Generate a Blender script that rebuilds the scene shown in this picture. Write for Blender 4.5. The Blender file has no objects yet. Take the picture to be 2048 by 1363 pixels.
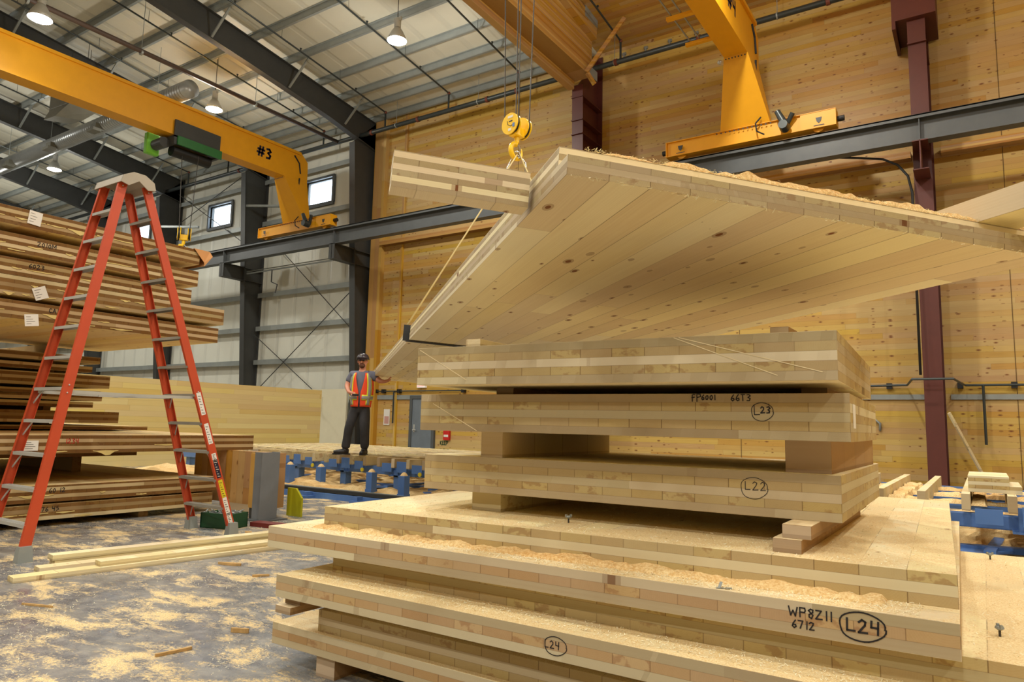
import bpy, math, random
from mathutils import Vector, Matrix
random.seed(7)
S = bpy.context.scene
C = S.collection
PI = math.pi

# ------------------------------------------------------------------ camera
YAW, PITCH, ROLL = [math.radians(a) for a in (33.62, 6.787, 1.31)]
FW = Vector((-math.sin(YAW)*math.cos(PITCH), math.cos(YAW)*math.cos(PITCH), math.sin(PITCH)))
R0 = Vector((math.cos(YAW), math.sin(YAW), 0)); U0 = R0.cross(FW)
RT = R0*math.cos(ROLL) + U0*math.sin(ROLL)
UP = U0*math.cos(ROLL) - R0*math.sin(ROLL)
cd = bpy.data.cameras.new('camera'); cam = bpy.data.objects.new('camera', cd); C.objects.link(cam)
cam.matrix_world = Matrix(((RT.x, UP.x, -FW.x, 0), (RT.y, UP.y, -FW.y, 0), (RT.z, UP.z, -FW.z, 1.25), (0, 0, 0, 1)))
cd.sensor_width = 36; cd.sensor_fit = 'HORIZONTAL'; cd.lens = 36*1414/2048
cd.clip_start = .05; cd.clip_end = 300
S.camera = cam

# ------------------------------------------------------------------ light / exposure
S.view_settings.view_transform = 'Standard'
S.view_settings.look = 'None'
S.view_settings.gamma = 1.0
S.view_settings.use_curve_mapping = False
S.view_settings.exposure = 0.0
W = bpy.data.worlds.new('daylight'); S.world = W; W.use_nodes = True
bg = W.node_tree.nodes['Background']; bg.inputs[0].default_value = (.72, .86, 1, 1); bg.inputs[1].default_value = 7
LAMP_POWER = 1020
LAMPS = [(-34.8, 14.3), (-22.7, 14.3), (-13.8, 14.3), (-4.0, 13.2), (5.5, 13.2), (-44, 14.3),
         (-33, 8.0), (-20.05, 7.54), (-12, 7.2), (-2.5, 5.6), (6, 5.6), (-20, 0.5), (-10, 0), (-.5, -1.0), (8, -1)]
LAMPS += [(x, y) for y in (-6.5, -12.5) for x in (-24, -16, -8, 0, 8)]
LAMP_Z = 12.35

# ------------------------------------------------------------------ helpers
def srgb(r, g, b):
    f = lambda c: (c/255/12.92) if c <= 10.31 else ((c/255+.055)/1.055)**2.4
    return (f(r), f(g), f(b), 1)

class MB:
    def __init__(s): s.v = []; s.f = []
    def add(s, vs, fs):
        k = len(s.v); s.v += [tuple(v) for v in vs]; s.f += [tuple(i+k for i in f) for f in fs]; return s
    def box(s, x0, x1, y0, y1, z0, z1):
        return s.add([(x0,y0,z0),(x1,y0,z0),(x1,y1,z0),(x0,y1,z0),(x0,y0,z1),(x1,y0,z1),(x1,y1,z1),(x0,y1,z1)],
                     [(0,3,2,1),(4,5,6,7),(0,1,5,4),(1,2,6,5),(2,3,7,6),(3,0,4,7)])
    def hexa(s, b, t):  # bottom 4 (ccw from above), top 4
        return s.add(list(b)+list(t), [(0,3,2,1),(4,5,6,7),(0,1,5,4),(1,2,6,5),(2,3,7,6),(3,0,4,7)])
    def bar(s, a, b, w, h, up=(0,0,1)):  # oriented box between two points
        a = Vector(a); b = Vector(b); d = (b-a).normalized(); u = Vector(up)
        if abs(d.dot(u)) > .999: u = Vector((0,1,0))
        r = d.cross(u).normalized(); u = r.cross(d)
        q = [a-r*w/2-u*h/2, a+r*w/2-u*h/2, a+r*w/2+u*h/2, a-r*w/2+u*h/2]
        p = [x+(b-a) for x in q]
        return s.add(q+p, [(0,1,2,3),(7,6,5,4),(0,4,5,1),(1,5,6,2),(2,6,7,3),(3,7,4,0)])
    def tube(s, pts, r, n=10, cap=True):
        pts = [Vector(p) for p in pts]; m = len(pts); rr = r if isinstance(r, (list, tuple)) else [r]*m
        vs = []; u = None
        for i, p in enumerate(pts):
            d = ((pts[min(i+1, m-1)]-pts[max(i-1, 0)])).normalized()
            if u is None:
                u = Vector((0,0,1)) if abs(d.z) < .9 else Vector((1,0,0))
            u = (u-d*u.dot(d)).normalized(); w = d.cross(u)
            for k in range(n):
                a = 2*PI*k/n; vs.append(p+(u*math.cos(a)+w*math.sin(a))*rr[i])
        fs = [(i*n+k, i*n+(k+1) % n, (i+1)*n+(k+1) % n, (i+1)*n+k) for i in range(m-1) for k in range(n)]
        if cap: fs += [tuple(range(n-1, -1, -1)), tuple((m-1)*n+k for k in range(n))]
        return s.add(vs, fs)
    def cyl(s, a, b, r, r2=None, n=20):
        return s.tube([a, b], [r, r if r2 is None else r2], n)
    def lathe(s, prof, c=(0,0,0), n=28, axis='Z'):
        vs = []; cx, cy, cz = c
        for (r, z) in prof:
            for k in range(n):
                a = 2*PI*k/n; x, y = r*math.cos(a), r*math.sin(a)
                vs.append((cx+x, cy+y, cz+z) if axis == 'Z' else ((cx+z, cy+x, cz+y) if axis == 'X' else (cx+x, cy+z, cz+y)))
        m = len(prof)
        return s.add(vs, [(i*n+k, i*n+(k+1) % n, (i+1)*n+(k+1) % n, (i+1)*n+k) for i in range(m-1) for k in range(n)])
    def prism(s, poly, axis, t0, t1):  # poly in the two other axes
        def mk(p, t):
            return {'X': (t, p[0], p[1]), 'Y': (p[0], t, p[1]), 'Z': (p[0], p[1], t)}[axis]
        n = len(poly)
        return s.add([mk(p, t0) for p in poly]+[mk(p, t1) for p in poly],
                     [tuple(range(n-1, -1, -1)), tuple(range(n, 2*n))]+[(i, (i+1) % n, n+(i+1) % n, n+i) for i in range(n)])
    def ball(s, c, rx, ry=None, rz=None, n=12, m=8):
        ry = ry or rx; rz = rz or rx; vs = []; c = Vector(c)
        for i in range(m+1):
            t = PI*i/m
            for k in range(n):
                a = 2*PI*k/n; vs.append(c+Vector((rx*math.sin(t)*math.cos(a), ry*math.sin(t)*math.sin(a), rz*math.cos(t))))
        return s.add(vs, [(i*n+k, (i+1)*n+k, (i+1)*n+(k+1) % n, i*n+(k+1) % n) for i in range(m) for k in range(n)])

def ob(name, mb, mat, parent=None, loc=(0,0,0), rot=(0,0,0), smooth=False, bevel=0):
    me = bpy.data.meshes.new(name); me.from_pydata([tuple(v) for v in mb.v], [], mb.f); me.validate(); me.update()
    if smooth:
        for p in me.polygons: p.use_smooth = True
    o = bpy.data.objects.new(name, me); C.objects.link(o)
    if mat: me.materials.append(mat)
    o.location = loc; o.rotation_euler = rot
    if parent: o.parent = parent
    if bevel:
        b = o.modifiers.new('bevel', 'BEVEL'); b.width = bevel; b.segments = 2; b.limit_method = 'ANGLE'
    return o
def tag(o, label, cat, group=None, kind=None):
    o['label'] = label; o['category'] = cat
    if group: o['group'] = group
    if kind: o['kind'] = kind
    return o
def thing(name, label, cat, loc=(0,0,0), rz=0, group=None):
    o = bpy.data.objects.new(name, None); C.objects.link(o); o.location = loc; o.rotation_euler = (0,0,rz)
    o.empty_display_size = .2
    return tag(o, label, cat, group)
def struct(name, mb, mat, **k):
    o = ob(name, mb, mat, **k); o['kind'] = 'structure'; return o
def copy_tree(o, parent=None):
    c = o.copy(); C.objects.link(c); c.parent = parent
    for ch in list(o.children): copy_tree(ch, c)
    return c
ORD = ['first', 'second', 'third', 'fourth', 'fifth', 'sixth', 'seventh', 'eighth', 'ninth', 'tenth', 'eleventh', 'twelfth', 'thirteenth', 'fourteenth', 'fifteenth', 'sixteenth', 'seventeenth', 'eighteenth', 'nineteenth', 'twentieth']

# ------------------------------------------------------------------ materials
class NT:
    def __init__(s, t): s.t = t; s.L = t.links
    def n(s, typ, **k):
        x = s.t.nodes.new(typ)
        for a, b in k.items(): setattr(x, a, b)
        return x
    def set(s, sock, v):
        if hasattr(v, 'is_output') or isinstance(v, bpy.types.NodeSocket): s.L.new(v, sock)
        elif v is not None: sock.default_value = v
    def m(s, op, a, b=None, c=None):
        x = s.n('ShaderNodeMath', operation=op)
        for i, v in enumerate((a, b, c)):
            if v is not None: s.set(x.inputs[i], v)
        return x.outputs[0]
    def mix(s, f, a, b, mode='MIX'):
        x = s.n('ShaderNodeMix', data_type='RGBA', blend_type=mode)
        s.set(x.inputs[0], f); s.set(x.inputs[6], a); s.set(x.inputs[7], b); return x.outputs[2]
    def fmix(s, f, a, b):
        x = s.n('ShaderNodeMix', data_type='FLOAT')
        s.set(x.inputs[0], f); s.set(x.inputs[2], a); s.set(x.inputs[3], b); return x.outputs[0]
    def xyz(s, a, b, c):
        x = s.n('ShaderNodeCombineXYZ')
        for i, v in enumerate((a, b, c)): s.set(x.inputs[i], v)
        return x.outputs[0]
    def noise(s, v, sc=1, det=2, rough=.5, dist=0):
        x = s.n('ShaderNodeTexNoise'); s.set(x.inputs['Vector'], v); x.inputs['Scale'].default_value = sc
        x.inputs['Detail'].default_value = det; x.inputs['Roughness'].default_value = rough; x.inputs['Distortion'].default_value = dist
        return x.outputs['Fac']
    def ramp(s, f, a, b):
        x = s.n('ShaderNodeMapRange'); x.clamp = True; s.set(x.inputs[0], f); x.inputs[1].default_value = a; x.inputs[2].default_value = b
        return x.outputs[0]

def make_wood_group():
    g = bpy.data.node_groups.new('wood_core', 'ShaderNodeTree')
    I = g.interface
    for nm in ('A', 'B', 'Cc', 'BW', 'BL', 'Seed', 'Knot', 'EndG', 'SeamW', 'Var'): I.new_socket(nm, in_out='INPUT', socket_type='NodeSocketFloat')
    for nm in ('Light', 'Dark'): I.new_socket(nm, in_out='INPUT', socket_type='NodeSocketColor')
    I.new_socket('Color', in_out='OUTPUT', socket_type='NodeSocketColor')
    I.new_socket('Seam', in_out='OUTPUT', socket_type='NodeSocketFloat')
    N = NT(g); gi = N.n('NodeGroupInput').outputs; go = N.n('NodeGroupOutput')
    A, B, Cc, BW, BL, SD = gi['A'], gi['B'], gi['Cc'], gi['BW'], gi['BL'], gi['Seed']
    bq = N.m('DIVIDE', B, BW); bi = N.m('FLOOR', bq); fb = N.m('FRACT', bq)
    w1 = N.n('ShaderNodeTexWhiteNoise', noise_dimensions='2D'); N.L.new(N.xyz(bi, SD, 0.), w1.inputs['Vector'])
    aq = N.m('ADD', N.m('DIVIDE', A, BL), N.m('MULTIPLY', w1.outputs['Value'], 7.3)); ai = N.m('FLOOR', aq); fa = N.m('FRACT', aq)
    w2 = N.n('ShaderNodeTexWhiteNoise', noise_dimensions='3D'); N.L.new(N.xyz(bi, ai, SD), w2.inputs['Vector'])
    r = w2.outputs['Value']; sp = N.n('ShaderNodeSeparateColor'); N.L.new(w2.outputs['Color'], sp.inputs[0]); r1, r2, r3 = sp.outputs[0], sp.outputs[1], sp.outputs[2]
    off = N.m('MULTIPLY', r1, 31.)
    x = N.m('MULTIPLY', N.m('ADD', N.m('SUBTRACT', fb, .5), N.m('MULTIPLY', N.m('SUBTRACT', r1, .5), 1.3)), BW)
    y = N.m('SUBTRACT', Cc, N.m('MULTIPLY', N.m('SUBTRACT', r2, -.1), .09))
    nz = N.noise(N.xyz(N.m('MULTIPLY', A, .8), N.m('ADD', N.m('MULTIPLY', B, 6.), off), N.m('MULTIPLY', Cc, 6.)), 1, 2)
    rad = N.m('ADD', N.m('SQRT', N.m('ADD', N.m('MULTIPLY', x, x), N.m('MULTIPLY', y, y))), N.m('MULTIPLY', nz, .02))
    ring = N.m('SINE', N.m('MULTIPLY', rad, 2*PI/.0075))
    streak = N.noise(N.xyz(N.m('MULTIPLY', A, 1.6), N.m('ADD', N.m('MULTIPLY', B, 55.), off), N.m('MULTIPLY', Cc, 55.)), 1, 3, .6)
    blot = N.noise(N.xyz(N.m('MULTIPLY', A, 1.1), N.m('ADD', N.m('MULTIPLY', B, 5.), off), N.m('MULTIPLY', Cc, 5.)), 1, 2)
    f = N.m('ADD', N.m('MULTIPLY', r, gi['Var']), N.m('MULTIPLY', N.m('SUBTRACT', streak, .5), .55))
    f = N.m('ADD', f, N.m('MULTIPLY', ring, .07)); f = N.m('ADD', f, N.m('MULTIPLY', N.m('SUBTRACT', blot, .5), .5))
    fx = N.n('ShaderNodeClamp'); N.L.new(f, fx.inputs[0])
    col = N.mix(fx.outputs[0], gi['Light'], gi['Dark'])
    hsv = N.n('ShaderNodeHueSaturation'); N.L.new(col, hsv.inputs['Color']); N.L.new(N.m('ADD', N.m('MULTIPLY', r3, .022), .489), hsv.inputs['Hue'])
    N.L.new(N.m('ADD', N.m('MULTIPLY', r2, .25), .86), hsv.inputs['Saturation']); N.L.new(N.m('ADD', N.m('MULTIPLY', r3, N.m('MULTIPLY', gi['Var'], .3)), .88), hsv.inputs['Value'])
    col = hsv.outputs[0]
    # knots
    v = N.n('ShaderNodeTexVoronoi'); N.L.new(N.xyz(N.m('MULTIPLY', A, 5.5), N.m('ADD', N.m('MULTIPLY', B, 12.), off), N.m('ADD', SD, 0.)), v.inputs['Vector']); v.inputs['Scale'].default_value = 1
    vs = N.n('ShaderNodeSeparateColor'); N.L.new(v.outputs['Color'], vs.inputs[0])
    kr = N.m('MULTIPLY', N.m('MULTIPLY', vs.outputs[0], vs.outputs[0]), N.m('MULTIPLY', gi['Knot'], .125))
    kn = N.m('MULTIPLY', N.m('LESS_THAN', v.outputs['Distance'], kr), gi['Knot'])
    halo = N.m('MULTIPLY', N.m('LESS_THAN', v.outputs['Distance'], N.m('MULTIPLY', kr, 1.8)), N.m('MULTIPLY', gi['Knot'], .35))
    kk = N.m('MULTIPLY', N.m('MAXIMUM', N.m('MULTIPLY', kn, .8), halo), N.m('SUBTRACT', 1., gi['EndG']))
    col = N.mix(kk, col, srgb(120, 72, 34))
    col = N.mix(N.m('MULTIPLY', gi['EndG'], .9), col, N.mix(1., col, srgb(228, 224, 214), 'MULTIPLY'))
    hw = N.m('MULTIPLY', N.m('MULTIPLY', N.ramp(N.noise(N.xyz(off, N.m('MULTIPLY', B, 16.), N.m('MULTIPLY', Cc, 26.)), 1, 3, .6), .52, .60), N.m('GREATER_THAN', r3, .62)), N.m('MULTIPLY', gi['EndG'], .42))
    col = N.mix(hw, col, srgb(150, 98, 60))
    s1 = N.m('MULTIPLY', N.m('MINIMUM', fb, N.m('SUBTRACT', 1., fb)), BW); s2 = N.m('MULTIPLY', N.m('MINIMUM', fa, N.m('SUBTRACT', 1., fa)), BL)
    seam = N.m('LESS_THAN', N.m('MINIMUM', s1, s2), gi['SeamW'])
    gap = N.m('MULTIPLY', seam, N.m('ADD', N.m('MULTIPLY', r2, .5), .2))
    col = N.mix(gap, col, srgb(96, 62, 30))
    N.L.new(col, go.inputs['Color']); N.L.new(gap, go.inputs['Seam'])
    return g
WOOD = make_wood_group()

def base_mat(name, rough=.6, metal=0, spec=.5):
    m = bpy.data.materials.new(name); m.use_nodes = True; N = NT(m.node_tree); b = m.node_tree.nodes['Principled BSDF']
    b.inputs['Roughness'].default_value = rough; b.inputs['Metallic'].default_value = metal; b.inputs['Specular IOR Level'].default_value = spec
    return m, N, b
def wood_node(N, **k):
    w = N.n('ShaderNodeGroup', node_tree=WOOD)
    d = dict(BW=.14, BL=4.5, Seed=0., Knot=1., EndG=0., SeamW=.0018, Var=.7)
    d.update(k)
    for a, v in d.items(): N.set(w.inputs[a], v)
    return w

def clt_mat(name, tl=.035, phase=0, light=(226, 200, 148), dark=(196, 158, 102), dust=0., bw=.14, var=.7, topbw=None, knot=1., endtint=None):
    m, N, b = base_mat(name, .62, 0, .25)
    tc = N.n('ShaderNodeTexCoord'); s = N.n('ShaderNodeSeparateXYZ'); N.L.new(tc.outputs['Object'], s.inputs[0]); X, Y, Z = s.outputs
    sn = N.n('ShaderNodeSeparateXYZ'); N.L.new(tc.outputs['Normal'], sn.inputs[0])
    oi = N.n('ShaderNodeObjectInfo')
    az = N.m('GREATER_THAN', N.m('ABSOLUTE', sn.outputs[2]), .6)
    # inset z so that top and bottom faces sample inside their layer
    zz = N.m('SUBTRACT', Z, N.m('MULTIPLY', sn.outputs[2], tl*.3))
    zq = N.m('DIVIDE', zz, tl); li = N.m('FLOOR', zq); fz = N.m('FRACT', zq)
    par = N.m('FLOORED_MODULO', N.m('ADD', li, float(phase)), 2.)
    A = N.fmix(par, X, Y); B = N.fmix(par, Y, X)
    eg = N.m('GREATER_THAN', N.m('ABSOLUTE', N.fmix(par, sn.outputs[0], sn.outputs[1])), .6)
    seed = N.m('ADD', N.m('MULTIPLY', li, 13.7), N.m('MULTIPLY', oi.outputs['Random'], 97.))
    w = wood_node(N, A=A, B=B, Cc=N.m('MULTIPLY', fz, tl), BW=bw, Seed=seed, EndG=eg, Light=srgb(*light), Dark=srgb(*dark), Knot=knot, Var=N.m('MULTIPLY', N.m('SUBTRACT', 1., N.m('MULTIPLY', N.m('MULTIPLY', N.m('SUBTRACT', 1., az), N.m('SUBTRACT', 1., eg)), .7)), float(var)))
    col = w.outputs['Color']
    if endtint: col = N.mix(eg, col, N.mix(1., col, srgb(*endtint), 'MULTIPLY'))
    side = N.m('SUBTRACT', 1., az)
    ls = N.m('MULTIPLY', N.m('MULTIPLY', N.m('LESS_THAN', N.m('MINIMUM', fz, N.m('SUBTRACT', 1., fz)), .03), side), .3)
    col = N.mix(ls, col, srgb(90, 60, 30))
    if dust:
        up = N.m('GREATER_THAN', sn.outputs[2], .6)
        d1 = N.noise(tc.outputs['Object'], 2.2, 4, .65, .6); d2 = N.noise(tc.outputs['Object'], 120, 2, .6)
        dm = N.m('MULTIPLY', N.ramp(N.m('ADD', d1, N.m('MULTIPLY', d2, .35)), .78-dust*.4, .9-dust*.4), up)
        dc = N.mix(N.ramp(N.noise(tc.outputs['Object'], 160, 2, .7), .38, .62), srgb(218, 186, 128), srgb(244, 226, 182))
        col = N.mix(N.m('MULTIPLY', dm, .9), col, dc)
    N.L.new(col, b.inputs['Base Color'])
    bm = N.n('ShaderNodeBump'); bm.inputs['Strength'].default_value = .25; bm.inputs['Distance'].default_value = .002
    N.L.new(N.m('SUBTRACT', 1., w.outputs['Seam']), bm.inputs['Height']); N.L.new(bm.outputs[0], b.inputs['Normal'])
    return m

def plank_mat(name, axis_a, axis_b, light, dark, bw=.14, bl=3.5, var=.8, knot=1., rough=.45, seamw=.002, spec=.4, panel=0):
    m, N, b = base_mat(name, rough, 0, spec)
    tc = N.n('ShaderNodeTexCoord'); s = N.n('ShaderNodeSeparateXYZ'); N.L.new(tc.outputs['Object'], s.inputs[0])
    A = s.outputs['XYZ'.index(axis_a)]; B = s.outputs['XYZ'.index(axis_b)]; Cx = s.outputs[3-'XYZ'.index(axis_a)-'XYZ'.index(axis_b)]
    oi = N.n('ShaderNodeObjectInfo')
    w = wood_node(N, A=A, B=B, Cc=Cx, BW=bw, BL=bl, Seed=N.m('MULTIPLY', oi.outputs['Random'], 50.), Light=srgb(*light), Dark=srgb(*dark), Knot=knot, Var=var, SeamW=seamw)
    N.L.new(w.outputs['Color'], b.inputs['Base Color'])
    return m

def plain(name, col, rough=.5, metal=0, spec=.5, noise=.12, sc=3., bump=0):
    m, N, b = base_mat(name, rough, metal, spec)
    tc = N.n('ShaderNodeTexCoord'); f = N.noise(tc.outputs['Object'], sc, 4, .6)
    c = srgb(*col); d = tuple(x*(1-noise*2) for x in c[:3])+(1,); e = tuple(min(1, x*(1+noise)) for x in c[:3])+(1,)
    N.L.new(N.mix(f, d, e), b.inputs['Base Color'])
    if bump:
        bm = N.n('ShaderNodeBump'); bm.inputs['Strength'].default_value = bump; bm.inputs['Distance'].default_value = .01
        N.L.new(N.noise(tc.outputs['Object'], sc*8, 3), bm.inputs['Height']); N.L.new(bm.outputs[0], b.inputs['Normal'])
    return m
def emit(name, col, st):
    m = bpy.data.materials.new(name); m.use_nodes = True; N = NT(m.node_tree); b = m.node_tree.nodes['Principled BSDF']
    b.inputs['Base Color'].default_value = (.8, .8, .8, 1); b.inputs['Emission Color'].default_value = srgb(*col); b.inputs['Emission Strength'].default_value = st
    return m

M = {}
FRESH = dict(light=(242, 228, 184), dark=(228, 207, 156))
M['clt5'] = clt_mat('clt_five_ply', .035, 0, **FRESH, dust=.2, var=.5, endtint=(216, 206, 188))
M['clt3'] = clt_mat('clt_three_ply', .035, 1, **FRESH, dust=.5, var=.5, endtint=(222, 214, 200))
M['clt3b'] = clt_mat('clt_three_ply_pinkish', .035, 0, light=(238, 224, 184), dark=(222, 200, 154), dust=.5, var=.5, endtint=(222, 202, 188))
M['clthang'] = clt_mat('clt_hanging', .0233, 0, light=(238, 222, 182), dark=(216, 192, 146), dust=.4, bw=.15, var=.5, knot=1.3, endtint=(214, 210, 204))
M['cltold'] = clt_mat('clt_weathered', .041, 0, light=(230, 204, 150), dark=(210, 178, 120), dust=0, var=.4, endtint=(150, 124, 94), bw=.16)
M['cltoldb'] = clt_mat('clt_weathered_grey', .043, 1, light=(226, 204, 154), dark=(204, 174, 120), dust=0, var=.4, endtint=(166, 140, 108), bw=.16)
M['lumber'] = clt_mat('fresh_lumber', .5, 0, light=(238, 222, 178), dark=(220, 196, 146), bw=.3, var=.3, knot=.8)
M['lumberend'] = clt_mat('dark_end_lumber', .5, 0, light=(234, 214, 178), dark=(216, 190, 148), bw=.3, var=.4, endtint=(204, 182, 154))
M['wall'] = plank_mat('varnished_plank_wall', 'X', 'Z', (200, 164, 94), (174, 134, 68), .14, 4.2, var=.36, knot=1.5)
M['woodceil'] = plank_mat('varnished_plank_ceiling', 'X', 'Y', (190, 150, 84), (162, 120, 58), .14, 3.2, var=.45)
M['girder'] = plank_mat('glulam_timber', 'Y', 'Z', (190, 146, 78), (166, 120, 58), .05, 5, knot=.4, seamw=.001)
M['post'] = plank_mat('glulam_post', 'Z', 'X', (200, 158, 84), (180, 134, 62), .22, 6, knot=.6)
M['partition'] = plank_mat('pale_plank_partition', 'Y', 'Z', (224, 204, 138), (212, 186, 116), .14, 3.2, knot=.5, var=.35)
M['steel'] = plain('grey_steel_paint', (84, 88, 90), .45, 0, .5)
M['darksteel'] = plain('dark_steel_paint', (62, 63, 62), .5, 0, .45)
M['red'] = plain('oxide_red_paint', (88, 40, 32), .5)
M['yellow'] = plain('crane_yellow_paint', (230, 164, 26), .45, 0, .4, .05)
M['hookyellow'] = plain('hook_yellow_paint', (242, 196, 22), .4, 0, .5, .04)
M['galv'] = plain('galvanized_steel', (150, 156, 154), .42, .2, .5)
M['alu'] = plain('aluminium', (190, 191, 186), .4, .25)
M['orange'] = plain('orange_fiberglass', (190, 72, 38), .45, 0, .5, .1)
M['duct'] = plain('spiral_duct_metal', (168, 172, 172), .35, .4)
M['pipe'] = plain('dark_pipe', (60, 66, 66), .4, .3)
M['black'] = plain('black_plastic', (24, 24, 26), .5)
M['rubber'] = plain('cable_rubber', (30, 30, 30), .7)
M['ink'] = plain('marker_ink', (30, 26, 28), .6, noise=.02)
M['bluei'] = plain('navy_paint_number', (28, 26, 48), .5, noise=.02)
M['blue'] = plain('blue_machine_paint', (84, 122, 184), .4, 0, .5, .1)
M['green'] = plain('green_paint', (40, 110, 52), .45)
M['lime'] = plain('lime_green_cover', (124, 204, 58), .4)
M['dgreen'] = plain('dark_green_box', (28, 74, 44), .5)
M['ygreen'] = plain('yellow_green_plate', (178, 176, 24), .5)
M['white'] = plain('white_paper', (226, 222, 214), .7, noise=.03)
M['cream'] = plain('cream_board', (214, 208, 182), .6, noise=.05)
M['doorgrey'] = plain('grey_door_paint', (112, 122, 132), .4)
M['rope'] = plain('sling_rope', (196, 176, 122), .8)
M['strap'] = plain('dark_strap', (52, 52, 54), .8)
M['wire'] = plain('steel_wire', (70, 66, 60), .5, .4)
M['chrome'] = plain('bright_shackle', (214, 214, 212), .2, .9)
M['kraft'] = plain('kraft_paper', (206, 150, 96), .8)
M['glue'] = plain('dried_glue', (218, 196, 126), .5)
M['redlabel'] = plain('red_sticker', (200, 30, 26), .5)
M['yellabel'] = plain('yellow_sticker', (214, 196, 40), .5)
M['skin'] = plain('skin', (206, 142, 116), .5, noise=.04)
M['shirt'] = plain('grey_cotton', (104, 106, 122), .85)
M['jeans'] = plain('dark_work_trousers', (58, 58, 62), .85, noise=.3, sc=9)
M['boot'] = plain('black_leather', (34, 32, 32), .5)
M['vest'] = plain('hi_vis_orange', (240, 78, 34), .7, noise=.04)
M['tapey'] = plain('hi_vis_yellow', (222, 224, 50), .6, noise=.03)
M['tapes'] = plain('reflective_silver', (150, 150, 146), .4, noise=.03)
M['helmet'] = plain('dark_hard_hat', (50, 44, 52), .22, 0, .6, noise=.05)
M['beard'] = plain('brown_beard_hair', (96, 62, 44), .9)
M['glassdark'] = plain('safety_lens', (70, 74, 80), .1, 0, .8)
M['heater'] = plain('unit_heater_metal', (126, 126, 116), .5)
M['bark'] = plain('splintered_wood', (196, 158, 100), .8, noise=.25, sc=12)
M['lens'] = emit('lamp_lens', (255, 252, 240), 28)
M['exitlit'] = emit('exit_sign_face', (250, 236, 222), .25)
M['exitred'] = emit('exit_letters', (240, 40, 30), .9)

def mat_ribbed(name, col, axis, pitch, rough=.35, width=.12, amp=.6):
    m, N, b = base_mat(name, rough, 0, .5)
    tc = N.n('ShaderNodeTexCoord'); s = N.n('ShaderNodeSeparateXYZ'); N.L.new(tc.outputs['Object'], s.inputs[0])
    q = N.m('FRACT', N.m('DIVIDE', s.outputs['XYZ'.index(axis)], pitch))
    rib = N.ramp(N.m('ABSOLUTE', N.m('SUBTRACT', q, .5)), width*.5, width)
    f = N.noise(tc.outputs['Object'], .7, 4, .6); c = srgb(*col)
    col1 = N.mix(f, tuple(x*.82 for x in c[:3])+(1,), c); col1 = N.mix(N.m('MULTIPLY', N.m('SUBTRACT', 1., rib), .12), col1, (.3, .3, .28, 1))
    N.L.new(col1, b.inputs['Base Color'])
    h = N.m('ADD', rib, N.m('MULTIPLY', N.noise(tc.outputs['Object'], 1.3, 3), amp))
    bm = N.n('ShaderNodeBump'); bm.inputs['Strength'].default_value = .5; bm.inputs['Distance'].default_value = .03; N.L.new(h, bm.inputs['Height']); N.L.new(bm.outputs[0], b.inputs['Normal'])
    return m
M['liner'] = mat_ribbed('white_wall_liner', (222, 222, 210), 'X', 1.05, .38, amp=.2)
M['roofliner'] = mat_ribbed('white_roof_insulation', (216, 212, 194), 'X', 1.2, .6, amp=.12)

def floor_mat():
    m, N, b = base_mat('dusty_concrete', .3, 0, .5)
    tc = N.n('ShaderNodeTexCoord'); P = tc.outputs['Object']
    mp = N.n('ShaderNodeMapping'); N.L.new(P, mp.inputs[0]); mp.inputs['Rotation'].default_value = (0, 0, math.radians(-35)); mp.inputs['Scale'].default_value = (.8, 1.5, 1)
    base = N.mix(N.noise(P, .8, 5, .6), srgb(80, 83, 90), srgb(126, 129, 136))
    base = N.mix(N.ramp(N.noise(P, 9, 5, .7), .42, .72), base, srgb(150, 150, 150))
    d = N.m('ADD', N.noise(mp.outputs[0], 2.3, 9, .76, .3), N.m('MULTIPLY', N.m('SUBTRACT', N.noise(P, 60, 4, .75), .5), .35))
    dust = N.ramp(d, .50, .585); haze = N.ramp(N.noise(mp.outputs[0], 2.2, 8, .75), .42, .75)
    speck = N.ramp(N.noise(P, 190, 2, .7), .60, .66)
    sd = N.mix(N.ramp(N.noise(P, 140, 2, .6), .4, .6), srgb(206, 176, 122), srgb(236, 214, 164))
    base = N.mix(N.m('MULTIPLY', haze, .4), base, srgb(168, 162, 146))
    allm = N.m('MAXIMUM', dust, N.m('MULTIPLY', speck, haze))
    N.L.new(N.mix(N.m('MULTIPLY', allm, .92), base, sd), b.inputs['Base Color'])
    N.L.new(N.fmix(allm, N.m('ADD', .2, N.m('MULTIPLY', haze, .3)), .9), b.inputs['Roughness'])
    bm = N.n('ShaderNodeBump'); bm.inputs['Strength'].default_value = .5; bm.inputs['Distance'].default_value = .006
    N.L.new(N.m('MULTIPLY', allm, N.noise(P, 90, 2)), bm.inputs['Height']); N.L.new(bm.outputs[0], b.inputs['Normal'])
    return m
M['floor'] = floor_mat()
def dust_mat():
    m, N, b = base_mat('sawdust', .95, 0, .1)
    tc = N.n('ShaderNodeTexCoord'); P = tc.outputs['Object']
    c = N.mix(N.ramp(N.noise(P, 90, 3, .7), .38, .62), srgb(218, 182, 124), srgb(244, 222, 172))
    c = N.mix(N.ramp(N.noise(P, 1.7, 3), .4, .7), c, N.mix(1., c, srgb(236, 218, 196), 'MULTIPLY'))
    N.L.new(c, b.inputs['Base Color'])
    bm = N.n('ShaderNodeBump'); bm.inputs['Strength'].default_value = .8; bm.inputs['Distance'].default_value = .01
    N.L.new(N.noise(P, 60, 4, .7), bm.inputs['Height']); N.L.new(bm.outputs[0], b.inputs['Normal'])
    return m
M['dust'] = dust_mat()
M['chips'] = plain('pale_shavings', (250, 238, 206), .9, 0, .1, .12, 30)
M['glass'] = None
gm = bpy.data.materials.new('window_glass'); gm.use_nodes = True; N = NT(gm.node_tree); b = gm.node_tree.nodes['Principled BSDF']
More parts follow.
